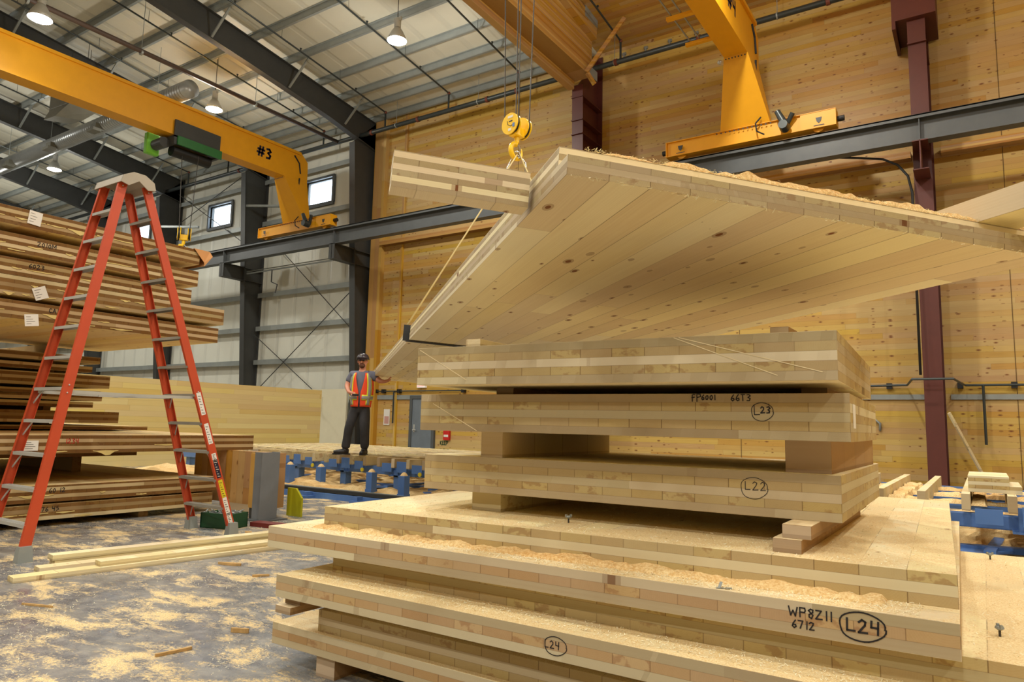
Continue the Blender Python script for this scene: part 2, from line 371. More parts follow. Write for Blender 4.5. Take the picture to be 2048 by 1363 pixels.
tr = N.n('ShaderNodeBsdfTransparent'); gl = N.n('ShaderNodeBsdfGlossy'); gl.inputs['Roughness'].default_value = .05; mx = N.n('ShaderNodeMixShader'); mx.inputs[0].default_value = .08
N.L.new(tr.outputs[0], mx.inputs[1]); N.L.new(gl.outputs[0], mx.inputs[2]); N.L.new(mx.outputs[0], gm.node_tree.nodes['Material Output'].inputs[0]); M['glass'] = gm

# ------------------------------------------------------------------ stroke lettering
GL = {'W': [[(0,1),(.2,0),(.45,.6),(.7,0),(.95,1)]], 'P': [[(0,0),(0,1),(.5,.98),(.6,.75),(.5,.52),(0,.5)]],
 '8': [[(.5,.9),(.25,1),(.05,.82),(.25,.6),(.5,.35),(.35,0),(.08,.12),(.08,.35),(.5,.68),(.5,.9)]], 'Z': [[(.02,.95),(.6,.95),(0,.05),(.68,.02)]],
 '1': [[(.2,0),(.22,1)]], '6': [[(.45,1),(.12,.55),(.05,.2),(.25,0),(.5,.15),(.45,.42),(.1,.38)]], '7': [[(0,.95),(.58,.95),(.25,0)]],
 '2': [[(.02,.8),(.25,1),(.5,.85),(.45,.6),(.02,.03),(.62,.05)]], 'L': [[(.05,1),(.05,.03),(.6,.06)]], '4': [[(.05,1),(.05,.5),(.55,.5)],[(.52,1),(.48,0)]],
 '3': [[(.05,.95),(.35,1),(.52,.8),(.2,.55),(.5,.35),(.4,.05),(.05,.02)]], 'F': [[(.1,0),(.12,.85),(.3,1),(.5,.9)],[(0,.5),(.4,.55)]],
 '0': [[(.3,.9),(.05,.6),(.1,.15),(.35,.05),(.55,.4),(.45,.8),(.3,.9)]], 'K': [[(.05,0),(.05,1)],[(.55,1),(.05,.45),(.6,0)]],
 'E': [[(.55,1),(.05,1),(.05,0),(.55,0)],[(.05,.52),(.45,.52)]], 'C': [[(.55,.85),(.3,1),(.05,.7),(.05,.3),(.3,0),(.55,.15)]],
 'A': [[(0,0),(.3,1),(.6,0)],[(.12,.4),(.48,.4)]], 'R': [[(.05,0),(.05,1),(.5,.95),(.5,.6),(.05,.5),(.6,0)]], 'X': [[(0,0),(.6,1)],[(0,1),(.6,0)]],
 'I': [[(.25,0),(.25,1)]], 'T': [[(.3,0),(.3,1)],[(0,1),(.65,1)]], '#': [[(.2,0),(.35,1)],[(.55,0),(.7,1)],[(0,.33),(.8,.33)],[(.08,.68),(.88,.68)]],
 'G': [[(.55,.85),(.3,1),(.05,.6),(.1,.1),(.5,.05),(.5,.45),(.3,.45)]], 'p': [[(0,0),(0,1),(.45,.95),(.5,.65),(0,.55)]], 'M': [[(0,0),(.05,1),(.4,.4),(.75,1),(.8,0)]], '5': [[(.5,1),(.1,1),(.08,.6),(.4,.6),(.5,.25),(.05,.02)]], '9': [[(.5,.6),(.2,.5),(.05,.75),(.3,1),(.5,.85),(.45,0)]]}
def strokes(mb, text, org, ux, uz, h, w, gap=.28, jit=.03, nrm=None, lift=.0008, rnd=None):
    """flat ribbon lettering on the plane org + ux*a + uz*b"""
    rnd = rnd or random.Random(len(text)+int(h*1000))
    ux = Vector(ux); uz = Vector(uz); org = Vector(org); nr = Vector(nrm) if nrm else ux.cross(uz).normalized(); org = org+nr*lift
    x = 0
    for ch in text:
        if ch == ' ': x += .6*h; continue
        g = GL[ch]; wd = max(p[0] for st in g for p in st)
        for st in g:
            pts = [org+ux*(x+(p[0]+rnd.uniform(-jit, jit))*h)+uz*((p[1]+rnd.uniform(-jit, jit))*h) for p in st]
            ribbon(mb, pts, nr, w)
        x += (wd+gap)*h
    return x
def ribbon(mb, pts, nr, w, th=.0006):
    for a, b2 in zip(pts, pts[1:]):
        d = (b2-a)
        if d.length < 1e-6: continue
        d.normalize(); s = d.cross(nr).normalized()*w/2; e = d*w*.35
        q = [a-e-s, a-e+s, b2+e+s, b2+e-s]
        mb.hexa([p for p in q], [p+nr*th for p in q])
def ring(mb, c, ux, uz, rx, rz, w, nr=None, n=30, wob=.06):
    c = Vector(c); ux = Vector(ux); uz = Vector(uz); nr = Vector(nr) if nr else ux.cross(uz).normalized(); rn = random.Random(3)
    pts = [c+nr*.0008+ux*rx*math.cos(2*PI*k/n)*(1+wob*math.sin(k*.7))+uz*rz*math.sin(2*PI*k/n) for k in range(n+1)]
    ribbon(mb, pts, nr, w)

# ================================================================== SETTING
def roof(y): return 13.56+.125*(20-y) if y > 0 else 16.06+.125*y*1.0
struct('floor', MB().box(-62, 12, -28, 20.4, -.2, 0), M['floor'])
# wooden back wall right of the steel bay, with a ledge under the runway
struct('wall_back', MB().box(-20.04, 12, 20, 20.3, 0, 13.56), M['wall'])
struct('trim_1', MB().box(-19.5, -10.4, 19.72, 20, 8.15, 8.33), M['girder'])
struct('trim_2', MB().box(-9.8, -1.2, 19.72, 20, 8.15, 8.33), M['girder'])
struct('trim_3', MB().box(-.55, 12, 19.72, 20, 8.15, 8.33), M['girder'])
struct('trim_4', MB().box(-20.04, -19.45, 19.8, 20, 0, 13.5), M['post'])
struct('trim_5', MB().box(-18.55, -18.43, 19.93, 20, 0, 8.1), M['post'])
struct('trim_6', MB().box(-18.55, -18.43, 19.93, 20, 8.4, 13.4), M['post'])
# vertical panel joints in the back wall
for k, x in enumerate((.70, -5.6, -13.2)):
    struct('trim_%d' % (7+k), MB().box(x-.007, x+.007, 19.99, 20.0, 0, 13.5), plain('panel_joint', (104, 78, 40), .8))
# metal wall with window openings
WINS = [(-24.3, -22.6), (-31.37, -29.6), (-38.4, -36.7)]
wl = MB(); zs0, zs1 = 10.5, 11.6
wl.box(-62, -20.04, 20, 20.25, 0, zs0); wl.box(-62, -20.04, 20, 20.25, zs1, 13.56)
xs = [-20.04]
for a, b_ in WINS: xs += [b_, a]
xs.append(-62)
for i in range(0, len(xs), 2): wl.box(xs[i+1], xs[i], 20, 20.25, zs0, zs1)
struct('wall_left_back', wl, M['liner'])
for i, (a, b_) in enumerate(WINS):
    f = MB().box(a-.08, b_+.1, 19.9, 20.2, zs0-.12, zs0).box(a-.08, b_+.1, 19.9, 20.2, zs1, zs1+.1).box(a-.1, a, 19.9, 20.2, zs0, zs1).box(b_, b_+.13, 19.9, 20.2, zs0, zs1)
    f.box(a, a+.05, 20.05, 20.15, zs0, zs1).box(b_-.05, b_, 20.05, 20.15, zs0, zs1).box(a, b_, 20.05, 20.15, zs0, zs0+.1).box(a, b_, 20.05, 20.15, zs1-.05, zs1)
    w_ = struct('window_%d' % (i+1), f, M['steel'])
    ob('pane', MB().box(a+.05, b_-.05, 20.09, 20.1, zs0+.1, zs1-.05), M['glass'], w_)
struct('wall_left', MB().box(-62.3, -62, -28, 20.3, 0, 16.2), M['liner'])
struct('wall_front', MB().box(-62, 12, -28.3, -28, 0, 12.5), M['wall'])
struct('wall_right', MB().box(12, 12.3, -28, 20.3, 0, 16.2), M['wall'])
def slab_roof(x0, x1, mat, name):
    mb = MB()
    mb.prism([(20.3, roof(20.3)), (20.3, roof(20.3)+.3), (0, 16.36), (-28.3, roof(-28.3)+.3), (-28.3, roof(-28.3)), (0, 16.06)], 'X', x0, x1)
    return struct(name, mb, mat)
slab_roof(-62, -10.1, M['roofliner'], 'ceiling')
slab_roof(-10.1, 12.3, M['woodceil'], 'ceiling.001')
# door, EXIT sign, KEEP CLEAR, alarm box
d = MB().box(-17.62, -16.66, 19.93, 19.985, .02, 2.14)
dr = struct('door_1', d, M['doorgrey'], bevel=.004)
ob('door_frame', MB().box(-17.74, -17.62, 19.9, 20, 0, 2.26).box(-16.66, -16.54, 19.9, 20, 0, 2.26).box(-17.62, -16.66, 19.9, 20, 2.14, 2.26), M['steel'], dr)
ob('door_handle', MB().cyl((-17.5, 19.93, 1.0), (-17.5, 19.86, 1.0), .03).bar((-17.5, 19.86, 1.0), (-17.36, 19.86, 1.0), .025, .025).box(-17.53, -17.47, 19.915, 19.93, .92, 1.2), M['alu'], dr)
ob('door_closer', MB().box(-17.0, -16.76, 19.86, 19.93, 2.04, 2.1).bar((-16.9, 19.84, 2.12), (-16.75, 19.75, 2.12), .03, .02), M['alu'], dr)
ex = thing('exit_sign', 'small lit white exit sign with red letters above the grey door', 'sign', (-17.22, 19.94, 2.55))
ob('sign_case', MB().box(-.2, .2, -.04, .06, 0, .24), M['exitlit'], ex)
mb = MB(); strokes(mb, 'EXIT', (-.15, -.041, .05), (1,0,0), (0,0,1), .13, .022, .1, 0, (0,-1,0)); ob('sign_letters', mb, M['exitred'], ex)
al = thing('fire_alarm_box', 'red fire alarm call box on the plank wall right of the grey door', 'alarm', (-15.97, 20, .8))
ob('alarm_case', MB().box(-.14, .14, -.09, 0, -.13, .2), M['redlabel'], al, bevel=.01)
ob('alarm_label', MB().box(-.1, .1, -.1, -.09, -.02, .06), M['white'], al)
mb = MB(); strokes(mb, 'KEEP', (-16.3, 20, .50), (1,0,0), (0,0,1), .13, .03, .15, 0, (0,-1,0)); strokes(mb, 'CLEAR', (-16.33, 20, .22), (1,0,0), (0,0,1), .13, .03, .12, 0, (0,-1,0))
tag(ob('painted_notice', mb, M['dgreen']), 'dark green words painted on the plank wall below the red alarm box', 'sign')
nt = thing('paper_notice', 'crumpled pale paper notice on the plank wall left of the grey door', 'notice', (-18.95, 19.99, 1.5))
ob('sheet', MB().box(-.14, .16, -.02, 0, -.35, .25), M['white'], nt); ob('red_print', MB().box(-.1, .13, -.024, -.02, -.3, -.02), plain('faded_red_print', (196, 150, 140), .7), nt)

# ================================================================== BUILDING STEEL
def ibeam_col(name, label, x, yb, yf, z, wf, mat, group=None, ztop=None):
    """tapered column: web in the YZ plane, front flange facing -Y. yf list of (z,yfront)"""
    t = thing(name, label, 'column', (x, yb, 0), 0, group)
    web = MB(); poly = [(0, 0)]+[(yf_-yb+.02, z_) for z_, yf_ in yf]+[(0, ztop or yf[-1][0])]
    web.prism(poly, 'X', -.012, .012); ob('web', web, mat, t)
    fl = MB()
    for (z0, a), (z1, b_) in zip(yf, yf[1:]):
        fl.hexa([(-wf/2, a-yb, z0), (wf/2, a-yb, z0), (wf/2, a-yb+.025, z0), (-wf/2, a-yb+.025, z0)], [(-wf/2, b_-yb, z1), (wf/2, b_-yb, z1), (wf/2, b_-yb+.025, z1), (-wf/2, b_-yb+.025, z1)])
    ob('front_flange', fl, mat, t)
    ob('rear_flange', MB().box(-wf/2, wf/2, -.025, 0, 0, ztop or yf[-1][0]), mat, t)
    return t
GX = [-20.22, -27.07, -33.92, -40.77, -47.6]
GN = ['beside the plank wall', 'second from the plank wall', 'third from the plank wall', 'fourth from the plank wall', 'fifth from the plank wall']
for i, x in enumerate(GX):
    t = ibeam_col('steel_column', 'grey tapered steel frame column %s, carrying the crane beam' % GN[i], x, 19.97, [(0, 19.5), (7.6, 19.0), (12.2, 18.7)], 12.2, .3, M['darksteel'], None, 13.4)
    # bracket under the runway
    bk = MB().box(-.012, .012, 17.95-19.97, 19.1-19.97, 7.35, 7.93).box(-.15, .15, 17.95-19.97, 19.1-19.97, 7.33, 7.35).box(-.15, .15, 17.95-19.97, 17.97-19.97, 7.35, 7.93).box(-.15, .15, 17.95-19.97, 19.1-19.97, 7.905, 7.928)
    ob('bracket', bk, M['darksteel'], t)
    st = MB()
    for z in (7.35, 7.9): st.box(-.14, .14, 19.05-19.97, -.03, z-.01, z+.01)
    ob('stiffener', st, M['darksteel'], t)
    # rafter
    r = thing('steel_rafter', 'dark grey tapered steel roof rafter on the frame %s' % GN[i], 'rafter', (x, 19.9, 12.2))
    ys = [19.95, 17.5, 14, 10, 5, 0, -5, -13.9]; dep = [1.15, .95, .9, .9, .92, 1.0, .9, .9]
    w_ = MB(); lf = MB(); uf = MB()
    for (y0, d0), (y1, d1) in zip(zip(ys, dep), zip(ys[1:], dep[1:])):
        t0, t1 = roof(y0)-.23, roof(y1)-.23
        w_.prism([(y0-19.9, t0-d0-12.2), (y0-19.9, t0-12.2), (y1-19.9, t1-12.2), (y1-19.9, t1-d1-12.2)], 'X', -.012, .012)
        lf.bar((0, y0-19.9, t0-d0-12.2), (0, y1-19.9, t1-d1-12.2), .26, .025); uf.bar((0, y0-19.9, t0-12.2), (0, y1-19.9, t1-12.2), .26, .02)
    ob('web', w_, M['darksteel'], r); ob('bottom_flange', lf, M['darksteel'], r); ob('top_flange', uf, M['darksteel'], r)
    # flange braces
    for y in (18.2, 15.5, 12.4, 9.3, 6.2, 3.1):
        zb = roof(y)-.23-.85
        for s_ in (1,):
            ob('flange_brace', MB().bar((.1*s_, y-19.9, zb-12.2), (.95*s_, y-19.9+.1, roof(y)-.15-12.2), .07, .05), M['galv'], r)
# purlins (along the hall)
PY = [19.75, 18.85, 17.95, 16.85, 15.4, 13.95, 12.4, 10.9, 9.4, 7.9, 6.4, 4.9, 3.4, 1.9]
for i, y in enumerate(PY):
    z = roof(y)
    p = MB().box(-60, -10.3, y-.01, y+.01, z-.22, z-.01).box(-60, -10.3, y-.01, y+.075, z-.235, z-.215).box(-60, -10.3, y-.075, y+.01, z-.02, z)
    tag(ob('roof_purlin', p, M['galv']), 'galvanized roof purlin running along the hall, %s out from the window wall' % ORD[i], 'purlin', 'roof purlins under the white insulation')
# wall girts
for i, z in enumerate((12.1, 10.15, 6.85, 5.35, 3.85)):
    for j in range(4):
        x1, x0 = GX[j]-.16, GX[j+1]+.16
        if i == 0 : z_ = 12.1
        else: z_ = z
        g = MB().box(x0, x1, 19.76, 19.98, z_-.01, z_+.01).box(x0, x1, 19.75, 19.765, z_-.2, z_)
        tag(ob('wall_girt', g, M['galv']), 'galvanized wall girt, %s from the top in the %s bay left of the plank wall' % (ORD[i], ORD[j]), 'girt', 'wall girts on the white liner')
# diagonal bracing rods on the wall
for i, (a, b_) in enumerate((((-26.9, 9.9), (-20.4, 4.6)), ((-26.9, 5.0), (-20.4, 1.0)), ((-20.4, 6.8), (-26.9, 2.2)), ((-33.8, 10.9), (-27.2, 13.0)), ((-27.2, 8.8), (-33.8, 12.6)))):
    tag(ob('brace_rod', MB().cyl((a[0], 19.68, a[1]), (b_[0], 19.68, b_[1]), .02, n=6), M['darksteel']), 'thin diagonal wall brace rod, %s of those in front of the white liner' % ORD[i], 'rod')
# small light struts from upper columns
for i, x in enumerate(GX[1:3]):
    tag(ob('column_strut', MB().bar((x+.05, 18.9, 10.7), (x+2.1, 19.7, 10.6), .1, .1), M['galv']), 'pale square strut from the upper %s column to the wall' % ['second', 'third'][i], 'strut')
# red columns (timber bays)
for i, x in enumerate((-10.12, -.9)):
    t = ibeam_col('steel_column', ['oxide red steel column carrying the glulam girder', 'oxide red steel column near the right edge of the plank wall'][i], x, 19.98, [(0, 18.85), (13.3 if i else 11.9, 18.6)], 13.3, .38, M['red'], None, 13.4)
    bk = MB().box(-.012, .012, 17.95-19.98, 18.7-19.98, 7.25, 7.93).box(-.16, .16, 17.95-19.98, 18.7-19.98, 7.23, 7.25).box(-.16, .16, 17.95-19.98, 18.7-19.98, 7.905, 7.928)
    ob('bracket', bk, M['red'], t)
    st = MB()
    for z in ((10.3, 10.75, 11.5) if i == 0 else (10.6, 13.0)): st.box(-.2, .2, -1.4, -.02, z-.012, z+.012)
    ob('stiffener', st, M['red'], t)
    if i: ob('head_plate', MB().box(-.42, .42, -1.5, -.05, 11.2, 13.3).box(-.5, -.42, -1.5, -.05, 11.0, 13.3), M['red'], t)
# glulam girder
g = thing('glulam_girder', 'deep orange glulam roof girder running out from the red column', 'girder', (-9.98, 18.6, 11.5))
gm_ = MB()
zb = lambda y: 12.0+.0*y
for (x0, x1, rz) in ((-.32, .38, 0),):
    gm_.prism([(18.55-18.6, zb(18.55)-11.5), (18.55-18.6, roof(18.55)-.02-11.5), (2-18.6, roof(2)-.02-11.5), (2-18.6, zb(2)-11.5)], 'X', x0, x1)
ob('beam', gm_, M['girder'], g)
ob('side_ledger', MB().prism([(-.1, 13.15-11.5), (-.1, 13.7-11.5), (-16.6, 15.75-11.5), (-16.6, 15.2-11.5)], 'X', .38, .58), M['girder'], g)
ob('lower_lip', MB().bar((-.30, -.1, .36), (-.30, -16.6, .5), .2, .26), M['girder'], g)
ob('hanger_plate', MB().box(.58, .6, -.9, -.1, 2.02, 2.4).box(.38, .4, -.3, .3, .5, .8), M['galv'], g)
kb = thing('knee_brace', 'orange timber knee brace between the glulam girder and the plank ceiling', 'brace', (-9.5, 18.2, 12))
ob('strut', MB().bar((-.05, -.1, -.05), (1.0, .35, 1.6), .09, .12), M['girder'], kb)
ob('lower_strut', MB().bar((-.05, -.05, -.05), (.08, .2, -.35), .1, .1), M['girder'], kb)
# hanger clips on plank wall
for i, x in enumerate((-9.15, -8.4, -7.6, -6.75)):
    tag(ob('wall_clip', MB().box(x-.06, x+.06, 19.93, 19.99, 13.25, 13.33).box(x-.02, x+.02, 19.9, 19.99, 13.1, 13.3), M['galv']), 'small metal clip at the top of the plank wall, %s right of the knee brace' % ORD[i], 'clip', 'metal clips along the top of the plank wall')

# ================================================================== RUNWAY
rw = thing('crane_runway_beam', 'long grey steel crane runway beam running the length of the back wall', 'beam', (-20, 18.15, 7.93))
f = MB().box(-30, 32, -.15, .15, 0, .03); ob('bottom_flange', f, M['steel'], rw)
ob('web', MB().box(-30, 32, -.012, .012, .03, .59), M['steel'], rw)
ob('top_flange', MB().box(-30, 32, -.17, .17, .59, .62).box(-30, 32, -.17, -.155, .53, .62).box(-30, 32, .155, .17, .53, .62), M['steel'], rw)
ob('rail', MB().box(-30, 32, -.035, .035, .62, .68), M['darksteel'], rw)
sf = MB()
for x in GX+[-10.12, -.9]: sf.box(x+20-.01, x+20+.01, -.14, .14, .03, .59)
ob('stiffener', sf, M['steel'], rw)
cn = MB().tube([(-2.9, 18.4, 8.05), (-2.2, 18.42, 7.9), (-1.7, 18.45, 7.78), (-1.4, 18.5, 7.6), (-1.2, 18.53, 7.3), (-1.13, 18.56, 6.9), (-1.13, 18.56, 2.6)], .028, 8)
tag(ob('power_cable', cn, M['rubber'], smooth=True), 'black power cable bending off the runway beam down the right red column', 'cable')
pr_ = thing('wall_bus_rail', 'thin conductor rail hung below the runway on the white wall bay', 'rail', (-23.6, 18.9, 7.55))
ob('bar', MB().box(-3.0, 3.2, -.03, .03, 0, .05).box(-3.0, 3.2, -.02, .02, .1, .13), M['galv'], pr_)
ob('hanging_hook', MB().tube([(-1.3, 0, 0), (-1.3, 0, -.5), (-.9, 0, -.65), (-1.0, 0, -1.0)], .025, 6), M['darksteel'], pr_)

def crane(x, num, label, hoist_y):
    c = thing('bridge_crane', label, 'crane', (x, 18.15, 8.61))
    def L(mb): return mb
    ox, oy, oz = x, 18.15, 8.61
    # end truck
    tr = MB().box(-2.15, 2.15, -.14, -.125, .08, .5).box(-2.15, 2.15, .125, .14, .08, .5).box(-2.15, 2.15, -.2, .14, .485, .5).box(-2.15, 2.15, -.2, .14, .08, .095)
    tr.box(-2.17, -2.15, -.2, .14, .08, .5).box(2.15, 2.17, -.2, .14, .08, .5).box(1.35, 2.15, -.19, -.12, .1, .49)
    ob('end_truck', tr, M['yellow'], c)
    for wx in (-1.75, 1.75): ob('wheel', MB().cyl((wx, -.1, .14), (wx, .1, .14), .14, n=24), M['yellow'], c, smooth=False)
    for s_ in (-1, 1): ob('bumper', MB().cyl((s_*2.17, 0, .28), (s_*2.33, 0, .28), .07, n=12), M['black'], c)
    for s_ in (-1.75, 1.78): em = MB(); em.prism([(s_-.07, .34), (s_+.07, .34), (s_+.05, .24), (s_, .19), (s_-.05, .24)], 'Y', -.2, -.193); em.box(s_-.12, s_+.12, -.2, -.196, .13, .15); ob('shield_emblem', em, M['darksteel'], c)
    mo = MB().cyl((1.0, -.25, .22), (1.0, -.52, .22), .13, .11).cyl((1.0, -.4, .3), (.85, -.42, .62), .09, .07).cyl((1.0, -.2, .25), (1.2, -.3, .55), .06)
    ob('drive_motor', mo, M['pipe'], c, smooth=False)
    lz = 2.1
    # leg: wide at the truck, narrow at the girder, leaning out to the hall
    lg = MB().hexa([(-.66, -.16, .5), (.62, -.16, .5), (.62, .12, .5), (-.66, .12, .5)], [(-.3, -.98, lz), (.3, -.98, lz), (.3, .15, lz), (-.3, .15, lz)])
    ob('leg', lg, M['yellow'], c)
    for k in range(13): bx = -.74+k*.115; ob('bolt', MB().cyl((bx, -.205, .44), (bx, -.22, .44), .02, n=8), M['darksteel'], c)
    for k in range(7): bx = -.24+k*.08; ob('bolt', MB().cyl((bx, -1.0, lz-.07), (bx, -1.015, lz-.07), .018, n=8), M['darksteel'], c)
    gy0 = -26.0
    gd = MB().prism([(.15, lz), (gy0, lz), (gy0, lz+1.15), (-.2, lz+1.15), (.13, lz+.85), (.15, lz+.5)], 'X', -.29, .29)
    ob('girder', gd, M['yellow'], c)
    ob('girder_lip', MB().box(.29, .36, gy0, -.25, lz+1.05, lz+1.15), M['yellow'], c)
    nm = MB(); strokes(nm, '#'+num, (.292, -2.25 if num == '3' else -2.6, lz+.42), (0, 1, 0), (0, 0, 1), .36, .085, .25, 0, (1, 0, 0))
    ob('painted_number', nm, M['bluei'], c)
    cb = MB().tube([(.31, -.55, lz+.95), (.31, -.3, lz+.7), (.31, -.22, lz+.3)], .03, 6).tube([(.31, -.25, lz+.1), (.31, -.3, lz-.5)], .03, 6)
    ob('side_cable', cb, M['rubber'], c)
    ob('hose_loop', MB().tube([(.42, -.28, .62), (.3, -.35, .45), (.32, -.33, .25), (.5, -.28, .14)], .02, 6), M['rubber'], c)
    if num == '4':
        for s_ in (0, 1): ob('conductor_bar', MB().box(-.62-.24*s_, -.59-.24*s_, gy0, -1.9, lz+.13, lz+.16), M['galv'], c)
        for y in (-1.95, -3.25, -5.2): ob('support_arm', MB().box(-.95, -.29, y-.05, y+.05, lz+.02, lz+.1), M['yellow'], c)
        ob('corner_bolt', MB().ball((-.4, -1.0, lz-.1), .06), M['alu'], c)
    # hoist
    hy = hoist_y-18.15
    h = thing('crane_hoist', {'3': 'green and black wire rope hoist hanging under the left yellow crane girder', '4': 'wire rope hoist above the frame under the right yellow crane girder'}[num], 'hoist', (x, hoist_y, 8.61+lz))
    ob('trolley_frame', MB().box(.34, .4, -.85, .85, -.1, .5).box(-.4, -.34, -.85, .85, -.1, .5).box(-.4, .4, -.85, -.75, -.35, -.05).box(-.4, .4, .75, .85, -.35, -.05), M['darksteel'], h)
    ob('side_plate', MB().box(.4, .46, -.75, .9, -.35, -.05), M['green'], h)
    ob('rope_drum', MB().cyl((0, -.7, -.45), (0, .7, -.45), .2), M['black'], h)
    ob('motor', MB().cyl((-.45, -1.0, -.3), (.1, -1.0, -.3), .18), M['darksteel'], h)
    ob('control_cover', MB().box(-.75, -.55, -1.25, -.8, -.6, .12), M['lime'], h, bevel=.03)
    return c
crane(-22.55, '3', 'yellow bridge crane marked #3 spanning out over the left of the hall', 13.45)
crane(-4.8, '4', 'yellow bridge crane marked #4 above the right of the hall', 7.25)

def hook_block(loc, rope_top, label, rlabel, scale=1.0, rz=0):
    h = thing('hook_block', label, 'hook', loc, rz)
    s = scale
    for k, dx in enumerate((-.1, .1)):
        m_ = MB(); m_.cyl((dx-.035, 0, .28), (dx-.02, 0, .28), .14, n=28).cyl((dx+.02, 0, .28), (dx+.035, 0, .28), .14, n=28)
        o = ob('sheave_cover', m_, M['hookyellow'], h); 
        ob('sheave', MB().cyl((dx-.02, 0, .28), (dx+.02, 0, .28), .125, n=28), M['black'], h)
    ob('cross_head', MB().box(-.09, .09, -.06, .06, .14, .26), M['hookyellow'], h, bevel=.01)
    lb = MB().box(-.139, -.1352, -.06, .03, .35, .38).box(-.139, -.1352, -.03, .02, .18, .215); ob('maker_plate', lb, M['white'], h)
    ob('blue_sticker', MB().box(-.139, -.1352, -.09, -.055, .22, .27), M['blue'], h)
    strk = MB(); strk.box(-.139, -.1352, -.05, .01, .30, .312); strk.tube([(-.137, .04, .32), (-.137, .03, .27), (-.137, -.02, .24), (-.137, -.05, .25)], .004, 5); ob('painted_mark', strk, M['ink'], h)
    # hook body
    ob('shank', MB().cyl((0, 0, .16), (0, 0, .06), .035), M['hookyellow'], h)
    pts = [(0, 0, .08), (-.02, 0, .03)]+[(.0+.1*math.cos(a), 0, -.05+.1*math.sin(a)) for a in [math.radians(x) for x in range(125, 400, 18)]]
    ob('hook', MB().tube(pts, [.032]*2+[.034]*6+[.032, .03, .028, .026, .024, .02, .016, .012, .01, .008][:len(pts)-8], 12), M['hookyellow'], h, smooth=True)
    ob('latch', MB().bar((.02, 0, .05), (.075, 0, -.02), .02, .01), M['chrome'], h)
    h.scale = (s, s, s)
    # ropes
    rp = thing('hoist_rope', rlabel, 'rope', loc, rz)
    for k, (dx, dy) in enumerate(((-.1, -.13), (-.1, .13), (.1, -.13), (.1, .13))):
        H = (rope_top-loc[2])
        ob('rope_fall', MB().cyl((dx*s, dy*s*.92, .26*s), (dx*s*1.6, dy*s*1.5, H), .008*max(1, s*.8), n=6), M['wire'], rp)
    return h
hook_block((-4.82, 7.25, 4.78), 10.3, 'yellow hook block with two round sheave covers holding the lifted panels', 'four steel rope falls rising from the near yellow hook block', 1.0, math.radians(79))
hook_block((-22.55, 13.45, 7.05), 10.2, 'small distant yellow hook block hanging below the left crane hoist', 'steel rope falls rising from the distant hook block', 1.6, math.radians(60))

# ================================================================== SPRINKLERS, DUCT, HEATER
sm = MB().tube([(-60, 19.14, 12.6), (12, 19.14, 12.6)], .085, 14)
smo = thing('sprinkler_main', 'dark horizontal sprinkler main pipe along the top of the back wall', 'pipe', (0, 0, 0))
ob('pipe', sm, M['pipe'], smo, smooth=True)
M['coupling'] = plain('rusty_coupling', (112, 56, 40), .6)
for x in (-19.6, -17.2, -14, -12.75, -10.4, -9.05, -6.4, -2.9, .4, -24, -28): ob('coupling', MB().tube([(x-.05, 19.14, 12.6), (x+.05, 19.14, 12.6)], .105, 14), M['coupling'], smo)
hg = MB()
for x in (-18.3, -14.4, -10.0+.9, -4.2, -1.2): hg.cyl((x, 19.14, 12.6), (x, 19.14, roof(19.14)), .01, n=5); hg.tube([(x-.02, 19.14, 12.6), (x+.02, 19.14, 12.6)], .1, 12)
ob('hanger', hg, M['galv'], smo)
for i, x in enumerate((-8.9, -12.7, -15.75, -18.9, -22.4, -25.6, -28.9, -32.1, -35.4, -38.6)):
    b_ = thing('sprinkler_branch', 'thin sprinkler branch pipe under the roof, %s from the knee brace' % ORD[i], 'pipe', (x, 19.14, 12.6), 0, 'sprinkler branch pipes')
    ytop = 19.14-(.35 if x > -20 else .9); zt = roof(19.0)-.42-12.6
    ob('riser', MB().tube([(0, 0, .05), (0, 0, zt)], .035, 8), M['pipe'], b_)
    ob('branch', MB().tube([(0, 0, zt), (0, -19, zt+.125*19)], .03, 8), M['pipe'], b_)
    hd = MB()
    for k in range(6): y = -1.6-k*2.6; z = zt-.125*y; hd.cyl((0, y, z), (0, y, z+.1), .022, n=6).cyl((0, y, z+.1), (0, y, z+.115), .04, n=8); hd.cyl((0, y-.8, z+.1), (0, y-.8, roof(19.14+y-.8)-12.6), .007, n=4)
    ob('sprinkler_heads', hd, M['pipe'], b_)
    ob('elbow', MB().ball((0, 0, zt), .06), M['coupling'], b_)
fm = thing('feed_main', 'thick dark sprinkler feed pipe crossing above the left crane', 'pipe', (-21.5, 19.14, 12.6))
ob('pipe', MB().tube([(0, 0, 0), (0, -19, .1)], .075, 12), plain('brown_pipe', (86, 70, 62), .5), fm, smooth=True)
hg = MB()
for y in (-4.0, -8.2, -11.4): hg.cyl((0, y, .05), (0, y, roof(19.14+y)-12.6), .01, n=5); hg.tube([(0, y-.03, 0), (0, y+.03, 0)], .09, 12)
ob('hanger', hg, M['galv'], fm)
du = thing('spiral_duct', 'long round galvanized spiral air duct under the roof behind the left crane', 'duct', (-38, 12.9, 12.35))
ob('duct_body', MB().tube([(-6, 0, 0), (16.1, 0, 0)], .3, 24), M['duct'], du, smooth=True)
rg = MB()
for k in range(146): x = -5.9+k*.15; rg.tube([(x, 0, 0), (x+.03, 0, 0)], .306, 24, cap=False)
ob('spiral_seams', rg, M['duct'], du, smooth=True)
for i, x in enumerate((3.0, 6.8, 10.4, 14.6)): ob('register', MB().box(x-.25, x+.25, -.5, -.2, -.42, -.3).box(x-.2, x+.2, -.4, -.1, -.35, -.1), M['heater'], du)
hg = MB()
for x in (-2, 2, 6, 10, 14): hg.cyl((x, 0, .3), (x, 0, roof(12.9)-12.35), .008, n=4)
ob('hanger', hg, M['galv'], du)
